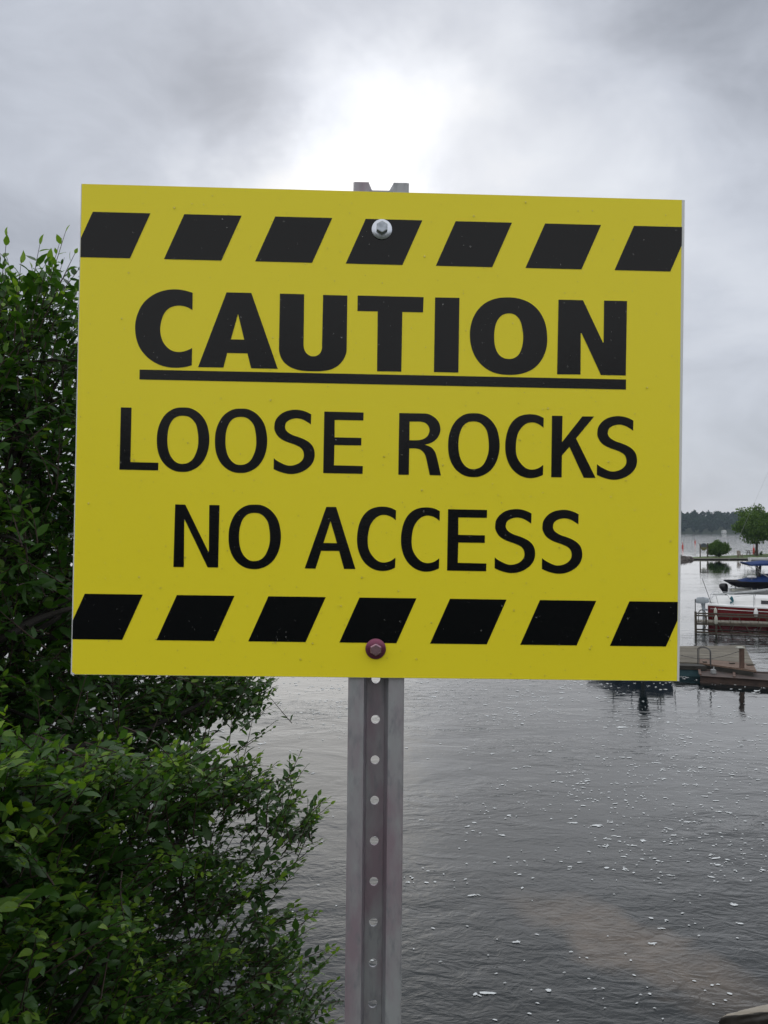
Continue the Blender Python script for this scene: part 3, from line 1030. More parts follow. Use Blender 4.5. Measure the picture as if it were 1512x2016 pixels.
# pale cover over the cockpit
t = MB()
rings = []
for x, top, w in ((.04, .78, .55), (.12, .90, .62), (.35, 1.0, .68), (.9, 1.04, .72), (1.4, 1.07, .70), (1.74, 1.08, .66)):
    rings.append([(x, -w, .74), (x, -w * .8, .74 + (top - .74) * .6), (x, -w * .3, top - .02), (x, 0, top), (x, w * .3, top - .02), (x, w * .8, .74 + (top - .74) * .6), (x, w, .74)])
t.loft(rings)
t.build('cockpit_cover', M_tarp, sail, TSa, smooth=60)
MB().tube([(.15, 0, 1.03), (1.5, 0, 1.18), (3.6, 0, 1.52)], [.03, .04, .045], 10).build('boom', M_alu, sail, TSa, smooth=60)
MB().tube([(3.6, 0, 1.0), (3.6, 0, 9.2)], .055, 10).build('mast', M_alu, sail, TSa, smooth=60)
MB().tube([(.02, 0, .7), (3.6, 0, 9.2)], .003, 5).build('backstay', M_alu, sail, TSa)
for s in (-1, 1):
    MB().tube([(3.3, s * 1.1, .7), (3.6, s * .03, 9.1)], .005, 5).build('shroud', M_alu, sail, TSa)
rl = MB()
for s in (-1, 1):
    rl.tube([(.06, s * .9, .68), (.10, s * .9, 1.10), (.75, s * .98, 1.08), (.98, s * 1.02, .70)], .011, 6)
    rl.tube([(.40, s * .93, .68), (.30, s * .93, 1.09)], .011, 6)
rl.tube([(.10, -.9, 1.10), (.10, .9, 1.10)], .011, 6)
rl.tube([(.08, -.9, .9), (.08, .9, .9)], .011, 6)
rl.build('stern_rail', M_alu, sail, TSa)
MB().tube([(.12, -.75, .7), (-.22, -.80, 1.72)], .012, 6).build('flagpole', M_steelc, sail, TSa)
st_ = MB()
for x in (1.72, 3.3, 4.9):
    st_.tube([(x, -1.14 + max(0, x - 4) * .22, .66), (x, -1.12 + max(0, x - 4) * .22, 1.16)], .012, 6)
st_.tube([(.98, -1.02, 1.02), (1.72, -1.12, 1.15), (3.3, -1.12, 1.15), (4.9, -.92, 1.15)], .006, 5)
st_.build('guard_rail', M_alu, sail, TSa)
MB().tube([(.9, -.80, 1.02), (.88, -.84, .95), (.93, -.83, .86), (.9, -.86, .80), (.84, -.84, .76)], [.03, .07, .05, .06, .02], 7).build('rag', M_clothteal, sail, TSa)
MB().lathe([(.015, .66), (.03, .63), (.065, .55), (.085, .44), (.075, .34), (.03, .28)], (1.80, -1.30, 0), 12).build('fender', M_wht, sail, TSa, smooth=60)
# stern outboard
om = MB()
om.loft([[(x, -.13 * k_, z0), (x, -.15 * k_, (z0 + z1) / 2), (x, -.10 * k_, z1), (x, .10 * k_, z1), (x, .15 * k_, (z0 + z1) / 2), (x, .13 * k_, z0)] for x, k_, z0, z1 in
         ((-.50, .6, .72, .85), (-.45, 1, .69, .92), (-.2, 1.05, .68, .95), (-.02, .95, .72, .90), (.02, .5, .76, .86))])
om = om.build('outboard_motor', M_motor, sail, frame((sp.x, sp.y, 0), -24) @ Matrix.Translation((0, -.45, 0)), smooth=50)
sh = MB()
sh.tube([(-.22, -.45, .70), (-.20, -.45, .35), (-.20, -.45, -.1)], [.09, .05, .05], 8)
sh.bar((-.2, -.45, .45), (0, -.45, .42), .18, .08)
sh.build('outboard_leg', M_motor, om, TSa, smooth=50)
MB().tube([(-.52, -.52, .86), (-.52, -.52, .30)], .02, 6).build('ladder', M_steelc, sail, TSa)

# boat with blue canopy ---------------------------------------------
bp_ = at(1440, 1170, 50.0)
TB_ = frame((bp_.x, bp_.y, 0), -12)
pb_ = thing('motorboat', (bp_.x, bp_.y, 0), 'motorboat with blue canopy and black cover, beyond the red sailboat', 'motorboat')
stt = [(0, 1.0, .36, .0), (.6, 1.08, .36, -.1), (3.2, 1.15, .38, -.2), (5.2, .8, .44, -.1), (6.3, .1, .5, .05)]
h = MB()
station_hull(h, stt)
h.build('hull', M_alu, pb_, TB_, smooth=50)
h = MB()
for x in np.arange(.85, 5.0, .30):
    h.box(x, x + .045, -1.13, -1.09, .37, .66)
h.bar((.2, -1.11, .39), (5.2, -.95, .42), .03, .05)
h.build('side_rail', M_rail, pb_, TB_)
MB().box(.9, 4.8, -1.08, 1.0, .37, .62).build('side_panel', M_navy, pb_, TB_)
sk = MB()
rings = []
for x, zt, zb, w in ((-.28, .86, .80, .9), (-.05, .87, .68, 1.0), (.15, .86, .55, 1.14), (1.6, .85, .50, 1.2), (3.5, .90, .47, 1.2), (5.6, .92, .55, .7)):
    rings.append([(x, -w, zb), (x, -w, zt - .04), (x, -w * .8, zt), (x, w * .8, zt), (x, w, zt - .04), (x, w, zb)])
sk.loft(rings)
sk.build('black_cover', M_blkcloth, pb_, TB_, smooth=35)
bc = MB()
rings = []
for x, zt, w in ((.35, .88, .8), (.8, 1.00, .9), (1.4, 1.14, .95), (1.75, 1.24, .95), (3.0, 1.26, .95), (4.6, 1.15, .8), (5.4, .95, .5)):
    rings.append([(x, -w * 1.1, .85), (x, -w * .85, .85 + (zt - .85) * .6), (x, -w * .4, zt), (x, w * .4, zt), (x, w * .85, .85 + (zt - .85) * .6), (x, w * 1.1, .85)])
bc.loft(rings)
bc.build('blue_cover', M_blue, pb_, TB_, smooth=50)
bi = MB()
rings = []
for x, z0, z1 in ((.62, 1.86, 1.90), (.85, 1.72, 1.88), (1.6, 1.74, 1.98), (2.6, 1.74, 1.99), (3.6, 1.72, 1.90), (3.75, 1.7, 1.8)):
    rings.append([(x, -1.05, z0), (x, -1.05, (z0 + z1) / 2), (x, -.6, z1), (x, .6, z1), (x, 1.05, (z0 + z1) / 2), (x, 1.05, z0)])
bi.loft(rings)
bi.build('canopy', M_blue, pb_, TB_, smooth=40)
for s in (-1, 1):
    fr = MB()
    fr.tube([(1.25, s * 1.04, 1.42), (1.95, s * 1.08, .98), (2.6, s * 1.04, 1.42)], .02, 6)
    fr.tube([(1.0, s * 1.04, 1.75), (1.95, s * 1.08, .98), (3.3, s * 1.04, 1.74)], .013, 6)
    fr.tube([(.9, s * 1.0, 1.74), (.9, s * 1.0, .95)], .01, 6)
    fr.build('canopy_frame', M_alu, pb_, TB_)
MB().tube([(1.35, -.5, 1.12), (1.38, -.5, 1.45), (1.45, -.5, 1.72)], [.10, .11, .06], 8).build('folded_seat', M_blk, pb_, TB_, smooth=60)
MB().loft([[(x, -.6 + .14 * k_ * math.cos(a), 1.10 + .09 * k_ * math.sin(a)) for a in np.linspace(0, 2 * math.pi, 9)[:-1]] for x, k_ in ((.72, .3), (.8, .9), (1.0, 1), (1.15, .8), (1.22, .3))]).build('white_bundle', M_wht, pb_, TB_, smooth=60)
mo = MB()
rings = []
for z, x0, x1, w in ((.10, -.28, -.08, .07), (.30, -.40, -.06, .14), (.48, -.52, -.05, .17), (.62, -.54, -.06, .17), (.70, -.46, -.14, .12), (.72, -.36, -.2, .05)):
    rings.append([((x0 + x1) / 2 + (x1 - x0) / 2 * math.cos(a), w * math.sin(a), z) for a in np.linspace(0, 2 * math.pi, 13)[:-1]])
mo.loft(rings)
TM_ = TB_ @ Matrix.Translation((-.18, -.35, 0))
mo = mo.build('outboard_motor', M_blk, pb_, TM_, smooth=50)
MB().tube([(-.18, 0, .12), (-.18, 0, -.3)], .06, 8).build('outboard_leg', M_blk, mo, TM_)
MB().tube([(-.05, -.1, .5), (.05, -.12, .62), (.18, -.12, .55), (.22, -.12, .35), (.1, -.12, .1)], .03, 8).build('ladder', M_alu, pb_, TB_)
sw = MB()
sw.box(-.12, .75, -1.0, -.2, .30, .42)
sw.build('swim_platform', M_cream, pb_, TB_, bevel=.02)

# small boat hidden behind the board: only its mirror image shows ----
sb_p = onz(1270, 1337, 0)
TSb = frame((sb_p.x, sb_p.y, 0), 92)
sb_ = thing('small_boat', (sb_p.x, sb_p.y, 0), 'dark blue boat behind the board, seen as a reflection below it', 'boat')
h = MB()
station_hull(h, [(0, .72, .44, .0), (.5, .78, .44, -.1), (2.4, .82, .46, -.15), (3.6, .5, .5, -.1), (4.3, .05, .58, .1)])
h.build('hull', M_navy, sb_, TSb, smooth=50)
MB().box(.3, 1.2, -.60, -.02, .45, .62).build('seat', M_rail, sb_, TSb, bevel=.02)
MB().box(1.3, 1.9, -.5, .5, .45, .68).build('seat', M_rail, sb_, TSb, bevel=.02)
MB().box(.25, .9, .42, .74, .445, .52).build('locker', M_cream, sb_, TSb, bevel=.02)
mm = MB()
mm.loft([[(-.22 + .17 * k_ * math.cos(a), .12 + .13 * k_ * math.sin(a), z) for a in np.linspace(0, 2 * math.pi, 11)[:-1]] for z, k_ in ((.40, .5), (.55, .9), (.78, 1.1), (.92, .9), (.96, .4))])
mm.tube([(-.2, .12, .45), (-.2, .12, -.2)], .05, 8)
mm.build('outboard_motor', M_blk, sb_, TSb, smooth=50)
for x, y_, z in ((.1, .77, .85), (.1, .30, .80), (.1, -.35, .88), (.1, -.42, .80), (.1, -.79, .72)):
    MB().tube([(x, y_, .3), (x, y_, z)], .012, 6).build('pole', M_steelc, sb_, TSb)

# near dock: plank platform --------------------------------------------
zD = .30
BL, BR, FR_, FL = (onz(1305, 1273, zD), onz(1465.5, 1270.5, zD), onz(1489.5, 1320.5, zD), onz(1305, 1302.5, zD))
BM, FM = onz(1377, 1271.8, zD), onz(1377, 1304.5, zD)
fl0 = FL
dock = thing('floating_dock', (fl0.x, fl0.y, 0), 'floating dock of weathered grey planks with two thin hoops at its edge', 'dock')
NPL = 22
dk, dk2 = MB(), MB()
for i in range(NPL):
    a0, a1 = i / NPL, (i + .86) / NPL
    L0, L1 = BL.lerp(FL, a0), BL.lerp(FL, a1)
    R0, R1 = BR.lerp(FR_, a0), BR.lerp(FR_, a1)
    M0, M1 = BM.lerp(FM, a0), BM.lerp(FM, a1)
    dz = random.uniform(-.005, .005)
    if i >= 17:
        dk2.prism([(M0.x, M0.y), (R0.x, R0.y), (R1.x, R1.y), (M1.x, M1.y)], zD - .04 + dz, zD + dz)
        dk.prism([(L0.x, L0.y), (M0.x - .01, M0.y), (M1.x - .01, M1.y), (L1.x, L1.y)], zD - .04 + dz, zD + dz)
    else:
        dk.prism([(L0.x, L0.y), (M0.x, M0.y), (R0.x, R0.y), (R1.x, R1.y), (M1.x, M1.y), (L1.x, L1.y)], zD - .04 + dz, zD + dz)
dk.build('deck', M_wood, dock)
o_ = dk2.build('deck', M_redwood, dock)
o_['label'] = 'red brown planks along the front edge of the dock'
BD = [(BL.x, BL.y), (BR.x - .05, BR.y), (FR_.x - .06, FR_.y + .04), (FM.x + .02, FM.y + .05), (FL.x + .02, FL.y + .05)]
MB().prism(BD, .10, zD - .05).build('frame', M_fascia, dock)
MB().prism([(p[0] * .98 + FL.x * .02, p[1] * .98 + FL.y * .02) for p in BD], -.15, .097).build('float', M_teal, dock)
# lower stub on the left, with a dark fascia above a teal float
q0, q1 = onz(1318, 1303, zD - .02), onz(1376, 1304.5, zD - .02)
e = MB()
e.prism([(q0.x, q0.y - .55), (q1.x, q1.y - .55), (q1.x, q1.y - .03), (q0.x, q0.y - .03)], .17, zD - .03)
e.build('fascia', M_fascia, dock)
e = MB()
e.prism([(q0.x, q0.y - .50), (q1.x - .02, q1.y - .50), (q1.x - .02, q1.y - .05), (q0.x, q0.y - .05)], -.1, .168)
e.build('float', M_teal, dock)
for (dx, xa, xb, yb, ht) in ((0, 1373.6, 1399.6, 1308, .47), (.12, 1376, 1398, 1303, .40)):
    a, b_ = onz(xa, yb, zD), onz(xb, yb + 5, zD)
    pts = [a]
    mid = (a + b_) / 2
    hx__ = (b_ - a) / 2
    for t in np.linspace(0, math.pi, 14):
        pts.append(mid - hx__ * math.cos(t) + Vector((0, 0, ht - .10 + .10 * math.sin(t))))
    pts.append(b_)
    MB().tube(pts, .0105, 6).build('hoop', M_steelc, dock)
a, b_ = onz(1330, 1296, zD) + Vector((0, 0, .12)), at(1456, 1282, 22.2)
pts = [a.lerp(b_, t) + Vector((0, 0, -.16 * math.sin(math.pi * t))) for t in np.linspace(0, 1, 12)]
MB().tube(pts, .007, 5).build('rope', M_steelc, dock)
for (xa, ya, xb) in ((1384, 1304.6, 1393), (1436, 1307, 1448), (1470, 1310, 1488)):
    a, b_ = onz(xa, ya, zD), onz(xb, ya + .6, zD)
    MB().box(a.x, b_.x, a.y - .03, a.y + .03, zD + .006, zD + .03).build('cleat', M_dwood, dock)

# rusty steel raft ------------------------------------------------------
zR = .17
A, B = onz(1378.5, 1329, zR), onz(1560, 1341, zR)
C2, D2 = onz(1376.5, 1317, zR), onz(1560, 1325.5, zR)
raft = thing('steel_raft', (A.x, A.y, 0), 'low raft of rusty steel beams with an upright pile, lowest of the docks', 'raft')
f = MB()
def ibeam(mb, a, b_, h, w):
    mb.bar((a.x, a.y, zR - .008), (b_.x, b_.y, zR - .008), w, .016)
    mb.bar((a.x, a.y, zR - h + .008), (b_.x, b_.y, zR - h + .008), w, .016)
    mb.bar((a.x, a.y, zR - h / 2), (b_.x, b_.y, zR - h / 2), .014, h - .034)
ibeam(f, A, B, .17, .16)
ibeam(f, C2, D2, .17, .12)
f.build('side_beam', M_rust, raft)
pl = MB()
pl.prism([(A.x + .03, A.y + .1), (B.x, B.y + .1), (D2.x, D2.y - .08), (C2.x + .03, C2.y - .08)], zR - .05, zR - .02)
pl.build('plate', M_rust, raft)
for t in (0.0, .38, .8):
    a, b_ = A.lerp(B, t), C2.lerp(D2, t)
    MB().bar((a.x, a.y, zR + .012), (b_.x, b_.y, zR + .012), .06, .02).build('cross_bar', M_rust2, raft)
pp = at(1461, 1331, 21.9)
pz = MB()
pz.box(pp.x - .055, pp.x + .045, pp.y - .05, pp.y + .05, -.8, .78)
pile = pz.build('pile', M_rust2, raft, bevel=.01)
MB().box(pp.x - .12, pp.x + .05, pp.y - .07, pp.y + .10, .785, .815).build('cap', M_cream, pile, bevel=.01)
wq = onz(1404, 1325, zR)
MB().box(wq.x - .05, wq.x + .06, wq.y - .06, wq.y + .06, zR - .015, zR + .09).tube([(wq.x, wq.y, zR), (wq.x + .02, wq.y, zR + .16)], .02, 6).build('winch', M_alu, raft, bevel=.01)

# flat rock breaking the surface, bottom right --------------------------
rk = onz(1500, 2012, 0.0)
bm = bmesh.new()
bmesh.ops.create_icosphere(bm, subdivisions=5, radius=1.0)
from mathutils import noise as mnoise
for v in bm.verts:
    p = v.co.copy()
    s = 1 + .20 * mnoise.noise(p * 1.3 + Vector((3, 1, 7))) + .06 * mnoise.noise(p * 4) + .025 * mnoise.noise(p * 11)
    q = Vector((p.x * .62 * s, p.y * .075 * s, p.z * .17 * s))
    if q.z > .06:
        q.z = .06 + (q.z - .06) * .22
    q.x += q.z * .15
    v.co = q
me = bpy.data.meshes.new('rock')
bm.to_mesh(me)
bm.free()
me.shade_smooth()
m, nt, b = mat_new('wet_rock')
geo = nt.nodes.new('ShaderNodeTexCoord')
n = nt.nodes.new('ShaderNodeTexNoise')
n.inputs['Scale'].default_value = 6
n.inputs['Detail'].default_value = 8
nt.links.new(geo.outputs['Object'], n.inputs['Vector'])
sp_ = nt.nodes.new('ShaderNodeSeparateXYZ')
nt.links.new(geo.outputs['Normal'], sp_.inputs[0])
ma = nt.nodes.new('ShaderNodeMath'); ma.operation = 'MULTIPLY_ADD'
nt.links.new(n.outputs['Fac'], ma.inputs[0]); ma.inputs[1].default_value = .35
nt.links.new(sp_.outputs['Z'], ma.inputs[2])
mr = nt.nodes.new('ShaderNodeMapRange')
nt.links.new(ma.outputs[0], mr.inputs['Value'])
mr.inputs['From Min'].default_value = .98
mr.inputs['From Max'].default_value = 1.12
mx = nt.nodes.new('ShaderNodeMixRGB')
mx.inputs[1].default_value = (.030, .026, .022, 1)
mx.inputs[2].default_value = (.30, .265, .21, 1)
nt.links.new(mr.outputs[0], mx.inputs[0])
nt.links.new(mx.outputs[0], b.inputs['Base Color'])
b.inputs['Roughness'].default_value = .5
bpn = nt.nodes.new('ShaderNodeBump'); bpn.inputs['Distance'].default_value = .03; bpn.inputs['Strength'].default_value = .8
nt.links.new(n.outputs['Fac'], bpn.inputs['Height']); nt.links.new(bpn.outputs[0], b.inputs['Normal'])
M_rock = m
me.materials.append(M_rock)
rock = bpy.data.objects.new('rock', me)
C.collection.objects.link(rock)
rock.location = (rk.x + .33, 6.78, .035)
rock.rotation_euler = (0, R(-3), R(6))
tag(rock, 'flat pale topped rock breaking the dark water by the bank', 'rock')

# foam flecks ------------------------------------------------------------
m, nt, b = mat_new('foam')
b.inputs['Base Color'].default_value = (.68, .71, .72, 1)
b.inputs['Roughness'].default_value = .8
M_foam = m
VV, FF = [], []
rf = np.random.default_rng(12)
def fleck(x, y, a, b_, ang):
    o = len(VV)
    k = 9
    ph = rf.uniform(0, 6.28)
    for i in range(k):
        t = 2 * math.pi * i / k
        rr_ = 1 + .3 * math.sin(2 * t + ph) + rf.uniform(-.22, .22)
        dx, dy = a * rr_ * math.cos(t), b_ * rr_ * math.sin(t)
        VV.append((x + dx * math.cos(ang) - dy * math.sin(ang), y + dx * math.sin(ang) + dy * math.cos(ang), .005))
    VV.append((x, y, .012))
    for i in range(k):
        FF.append((o + i, o + (i + 1) % k, o + k))
def blob(x, y, a, b_, ang):
    fleck(x, y, a, b_, ang)
    if a > .02:
        for q in range(int(rf.integers(1, 4))):
            fleck(x + rf.normal(0, a * .9), y + rf.normal(0, b_ * 1.1), a * rf.uniform(.25, .6), b_ * rf.uniform(.25, .6), rf.uniform(-1, 1))
def dens(px, py):
    d = .35
    d += 1.3 * math.exp(-((px - 1430) / 170)**2 - ((py - 1440) / 70)**2)
    d += .9 * math.exp(-((px - 1400) / 170)**2 - ((py - 1560) / 110)**2)
    d += 1.0 * math.exp(-((px - 1210) / 60)**2 - ((py - 1625) / 60)**2)
    d += .7 * math.exp(-((px - 1050) / 120)**2 - ((py - 1570) / 40)**2)
    d += .8 * math.exp(-((px - 1050) / 260)**2 - ((py - 1380) / 40)**2)
    d += .7 * math.exp(-((px - 620) / 130)**2 - ((py - 1390) / 50)**2)
    d += .6 * math.exp(-((px - 1480) / 60)**2 - ((py - 1700) / 60)**2)
    if px < 900 and py > 1480:
        d *= .25
    if py > 1740:
        d *= .35
    return d
cnt = 0
while cnt < 2600:
    py = 1325 + 691 * rf.random()**1.7
    px = rf.uniform(-300, 1900)
    qx = min(max(px, 340), 1512)
    if rf.random() * 2.2 > dens(qx, py):
        continue
    p = onz(px, py)
    sc = p.y
    k = int(rf.choice([1, 1, 1, 2, 3, 5]))
    for j in range(k):
        jx, jy = rf.normal(0, .14, 2) if j else (0, 0)
        s = rf.lognormal(-4.72, .5) * (1 + .05 * (sc - 7))
        s = min(s, .045 if sc < 12 else .09)
        blob(p.x + jx * 1.6, p.y + jy * 2, s * rf.uniform(.9, 1.7), s * rf.uniform(.5, 1.0), rf.uniform(-.5, .5))
        cnt += 1
# tiny specks of froth among them
for i in range(2600):
    py = 1200 + 816 * rf.random()**1.5
    px = rf.uniform(-200, 1800)
    if rf.random() * 2.0 > dens(min(max(px, 340), 1512), max(py, 1340)):
        continue
    p = onz(px, py)
    s = rf.uniform(.006, .013) * (1 + .05 * (p.y - 7))
    fleck(p.x, p.y, s * 1.3, s, rf.uniform(-.5, .5))
foam = fast_mesh('foam', np.array(VV), np.array(FF), M_foam)
tag(foam, 'small white flecks of foam drifting on the dark water', 'foam', kind='stuff')

# ------------------------------------------------------------------ grassy spit beyond the boats
M_grass = mat('spit_grass', (0.085, 0.135, 0.030), 0.95, var=0.25, scale=1.2, bump=0.4)
SPX0 = onz(1357, 1101.5).x
V, F = [], []
cols_ = [SPX0 + .2, SPX0 + 1.5, SPX0 + 4, SPX0 + 8, SPX0 + 12, SPX0 + 16, SPX0 + 24, SPX0 + 40, SPX0 + 80]
back = [113, 114.5, 117, 119, 122, 124, 124, 122, 120]
hh_ = [.22, .26, .28, .34, .42, .55, .45, .35, .3]
for c, (x, yb_) in enumerate(zip(cols_, back)):
    for (t, z) in ((0, .20), (.25, .24), (.7, hh_[c]), (1, hh_[c] * .8), (1.12, -.3)):
        V.append((x, 110.9 + (yb_ - 110.9) * t, z))
n = 5
for c in range(len(cols_) - 1):
    for j in range(n - 1):
        F.append((c * n + j, (c + 1) * n + j, (c + 1) * n + j + 1, c * n + j + 1))
spit = mesh_obj('spit', V, F, M_grass, smooth=60)
tag(spit, kind='structure')
M_conc = mat('pale_concrete', (0.42, 0.40, 0.34), 0.9, var=0.15, scale=2)
M_pile = mat('black_timber_edge', (0.02, 0.018, 0.015), 0.8, var=0.3, scale=4)
sw = thing('seawall', (SPX0, 110.6, 0), 'low seawall with pale coping along the grassy spit', 'wall')
MB().box(SPX0 - .1, SPX0 + 80, 110.62, 110.86, -.6, .141).build('wall_face', M_pile, sw)
MB().box(SPX0 - .15, SPX0 + 80, 110.58, 110.80, .143, .205).build('coping', M_conc, sw)

M_tree = leaf_mat('mid_foliage', (0.035, 0.072, 0.018), (0.078, 0.145, 0.030), (0.15, 0.24, 0.045), 0.6, 0.25, 0.6)
M_bark = mat('bark', (0.055, 0.045, 0.036), 0.9, var=0.3, scale=6, bump=0.6)


def crown(cx_, cy_, cz, ax_, ay_, az, n_, leaf, seed, lobes=26, shell=.6, flat_bottom=None):
    r = np.random.default_rng(seed)
    d = r.normal(0, 1, (lobes, 3))
    d /= np.linalg.norm(d, axis=1)[:, None]
    lc = d * r.uniform(.45, .86, (lobes, 1)) * np.array([ax_, ay_, az])
    lr = r.uniform(.20, .36, lobes)
    w = r.integers(0, lobes, n_)
    dd = r.normal(0, 1, (n_, 3))
    dd /= np.linalg.norm(dd, axis=1)[:, None]
    c = lc[w] + dd * (lr[w] * r.uniform(.3, 1.05, n_) * ax_)[:, None] * np.array([1, 1, .75])
    if flat_bottom is not None:
        c[:, 2] = np.where(c[:, 2] < flat_bottom, flat_bottom + (c[:, 2] - flat_bottom) * .35, c[:, 2])
    c += np.array([cx_, cy_, cz])
    a = r.normal(0, 1, (n_, 3)); a /= np.linalg.norm(a, axis=1)[:, None]
    b_ = np.cross(a, r.normal(0, 1, (n_, 3))); b_ /= np.linalg.norm(b_, axis=1)[:, None]
    s = (leaf * r.uniform(.6, 1.2, n_))[:, None]
    q = np.stack([c + a * s, c + b_ * s * .6, c - a * s, c - b_ * s * .6], 1).reshape(-1, 3)
    t = np.clip(.45 + (lc[w, 2] / az) * .10 + r.normal(0, .16, n_), 0, 1)
    return q, np.repeat(t, 4), lc + np.array([cx_, cy_, cz])


tp = at(1490, 1094, 116.0)
tr = thing('tree', (tp.x, tp.y, .3), 'broad green shade tree on the grassy spit beside the picnic table', 'tree')
q, t, lc = crown(tp.x + .5, tp.y, 4.4, 3.9, 3.9, 2.75, 9500, .16, 21, 46, flat_bottom=-2.4)
fast_mesh('crown', q, np.arange(len(q)).reshape(-1, 4), M_tree, tr, t)
tb = MB()
tb.tube([(tp.x, tp.y, .1), (tp.x - .02, tp.y, 1.2), (tp.x + .03, tp.y, 2.0), (tp.x + .05, tp.y, 3.5), (tp.x + .2, tp.y, 5.5)], [.24, .18, .17, .11, .04], 8)
for i, c in enumerate(lc[:22]):
    s0 = Vector((tp.x + .03, tp.y, 1.9 + .07 * i))
    c = Vector(c)
    mid = s0.lerp(c, .5) + Vector((0, 0, .25))
    tb.tube([s0, mid, c], [.07, .045, .015], 5)
tb.build('trunk', M_bark, tr, smooth=60)

bp2 = at(1414, 1095, 113.5)
bu = thing('bush', (bp2.x, bp2.y, .25), 'large round dark green bush at the water edge of the spit', 'bush')
q, t, lc = crown(bp2.x, bp2.y, 1.38, 1.55, 1.5, 1.0, 9000, .11, 5, 70, flat_bottom=-.9)
fast_mesh('foliage', q, np.arange(len(q)).reshape(-1, 4), M_tree, bu, t * .8)
tb = MB()
for c in lc[:12]:
    tb.tube([(bp2.x + random.uniform(-.3, .3), bp2.y, .2), Vector(c)], [.04, .012], 5)
tb.build('stems', M_bark, bu)
bp3 = at(1499, 1096, 117.0)
bu2 = thing('bush', (bp3.x, bp3.y, .3), 'small round bush just right of the trunk of the shade tree', 'bush')
q, t, lc = crown(bp3.x, bp3.y, .62, .30, .30, .30, 500, .06, 9, 12)
q2, t2, lc2 = q, t, lc
fast_mesh('foliage', q, np.arange(len(q)).reshape(-1, 4), M_tree, bu2, t * .6)
MB().tube([(bp3.x, bp3.y, .2), (bp3.x, bp3.y, .6)], .04, 6).build('stems', M_bark, bu2)

# park sign: two posts, arched board
s0 = at(1378.5, 1095, 112.0)
ps = thing('park_sign', (s0.x, s0.y, .2), 'wooden park sign with arched board between two posts, beside the large bush', 'sign')
for dx in (0, .93):
    MB().box(s0.x + dx - .06, s0.x + dx + .06, s0.y - .06, s0.y + .06, .1, 1.98 if dx == 0 else 2.05).build('post', M_dwood, ps)
M_olive = mat('olive_board', (0.10, 0.095, 0.03), 0.7, var=0.2, scale=3)
M_slate = mat('slate_board', (0.055, 0.07, 0.085), 0.7, var=0.2, scale=3)
arch = [(s0.x + .06, 1.55), (s0.x + .87, 1.55)] + [(s0.x + .465 + .40 * math.cos(a), 1.62 + .42 * math.sin(a)) for a in np.linspace(0, math.pi, 10)]
bb_ = MB()
bb_.add([(x, s0.y - .03, z) for x, z in arch] + [(x, s0.y + .03, z) for x, z in arch],
        [tuple(range(len(arch))), tuple(range(len(arch), 2 * len(arch)))[::-1]] + [(i, (i + 1) % len(arch), len(arch) + (i + 1) % len(arch), len(arch) + i) for i in range(len(arch))])
bb_.build('board', M_slate, ps)
low = [(s0.x + .465 + .40 * math.cos(a), 1.545 + .45 * math.sin(a)) for a in np.linspace(math.pi, 2 * math.pi, 10)]
bb_ = MB()
bb_.add([(x, s0.y - .035, z) for x, z in low] + [(x, s0.y + .035, z) for x, z in low],
        [tuple(range(len(low))), tuple(range(len(low), 2 * len(low)))[::-1]] + [(i, (i + 1) % len(low), len(low) + (i + 1) % len(low), len(low) + i) for i in range(len(low))])
bb_.build('board', M_olive, ps)

# picnic table
tq = at(1481, 1096, 117.5)
pt = thing('picnic_table', (tq.x, tq.y, .35), 'dark picnic table on the grass left of the tree trunk', 'picnic table')
MB().box(tq.x - .75, tq.x + .75, tq.y - .35, tq.y + .35, .92, .98).build('tabletop', M_dwood, pt)
for s in (-1, 1):
    MB().box(tq.x - .75, tq.x + .75, tq.y + s * .7 - .12, tq.y + s * .7 + .12, .66, .70).build('bench', M_dwood, pt)
    f = MB()
    f.bar((tq.x + s * .5, tq.y - .65, .3), (tq.x + s * .5, tq.y - .2, .92), .08, .05)
    f.bar((tq.x + s * .5, tq.y + .65, .3), (tq.x + s * .5, tq.y + .2, .92), .08, .05)
    f.bar((tq.x + s * .5, tq.y - .8, .64), (tq.x + s * .5, tq.y + .8, .64), .05, .08)
    f.build('leg', M_dwood, pt)
# slatted chair at the edge
cq = at(1456.5, 1098, 111.6)
ch = thing('garden_chair', (cq.x, cq.y, .2), 'brown slatted garden chair at the edge of the seawall', 'chair')
M_ch = mat('brown_slats', (0.16, 0.13, 0.10), 0.8, var=0.2)
f = MB()
for k in range(5):
    f.bar((cq.x - .22 + k * .11, cq.y + .2, .5), (cq.x - .19 + k * .095, cq.y + .45, 1.12 - .03 * abs(k - 2)), .08, .02)
f.build('backrest', M_ch, ch)
MB().box(cq.x - .27, cq.x + .27, cq.y - .25, cq.y + .22, .47, .51).build('seat', M_ch, ch)
for sx, sy in ((-1, -1), (1, -1), (-1, 1), (1, 1)):
    MB().box(cq.x + sx * .25 - .03, cq.x + sx * .25 + .03, cq.y + sy * .2 - .03, cq.y + sy * .2 + .03, .18, .68 if sy < 0 else .5).build('leg', M_ch, ch)
# white dinghy lying at the seawall
wq = at(1500, 1101, 108.0)
dn = thing('dinghy', (wq.x, wq.y, 0), 'white dinghy moored along the seawall behind the blue canopy', 'dinghy')
h = MB()
station_hull(h, [(-1.5, .55, .36, .0), (-1, .6, .34, -.05), (.6, .62, .34, -.05), (1.4, .35, .38, .0), (1.9, .04, .44, .1)])
h.build('hull', M_wht, dn, Matrix.Translation((wq.x, wq.y, 0)), smooth=50)
MB().box(wq.x - .9, wq.x - .6, wq.y - .5, wq.y + .5, .345, .37).build('seat', M_cream, dn)
MB().box(wq.x + .2, wq.x + .45, wq.y - .5, wq.y + .5, .345, .37).build('seat', M_cream, dn)

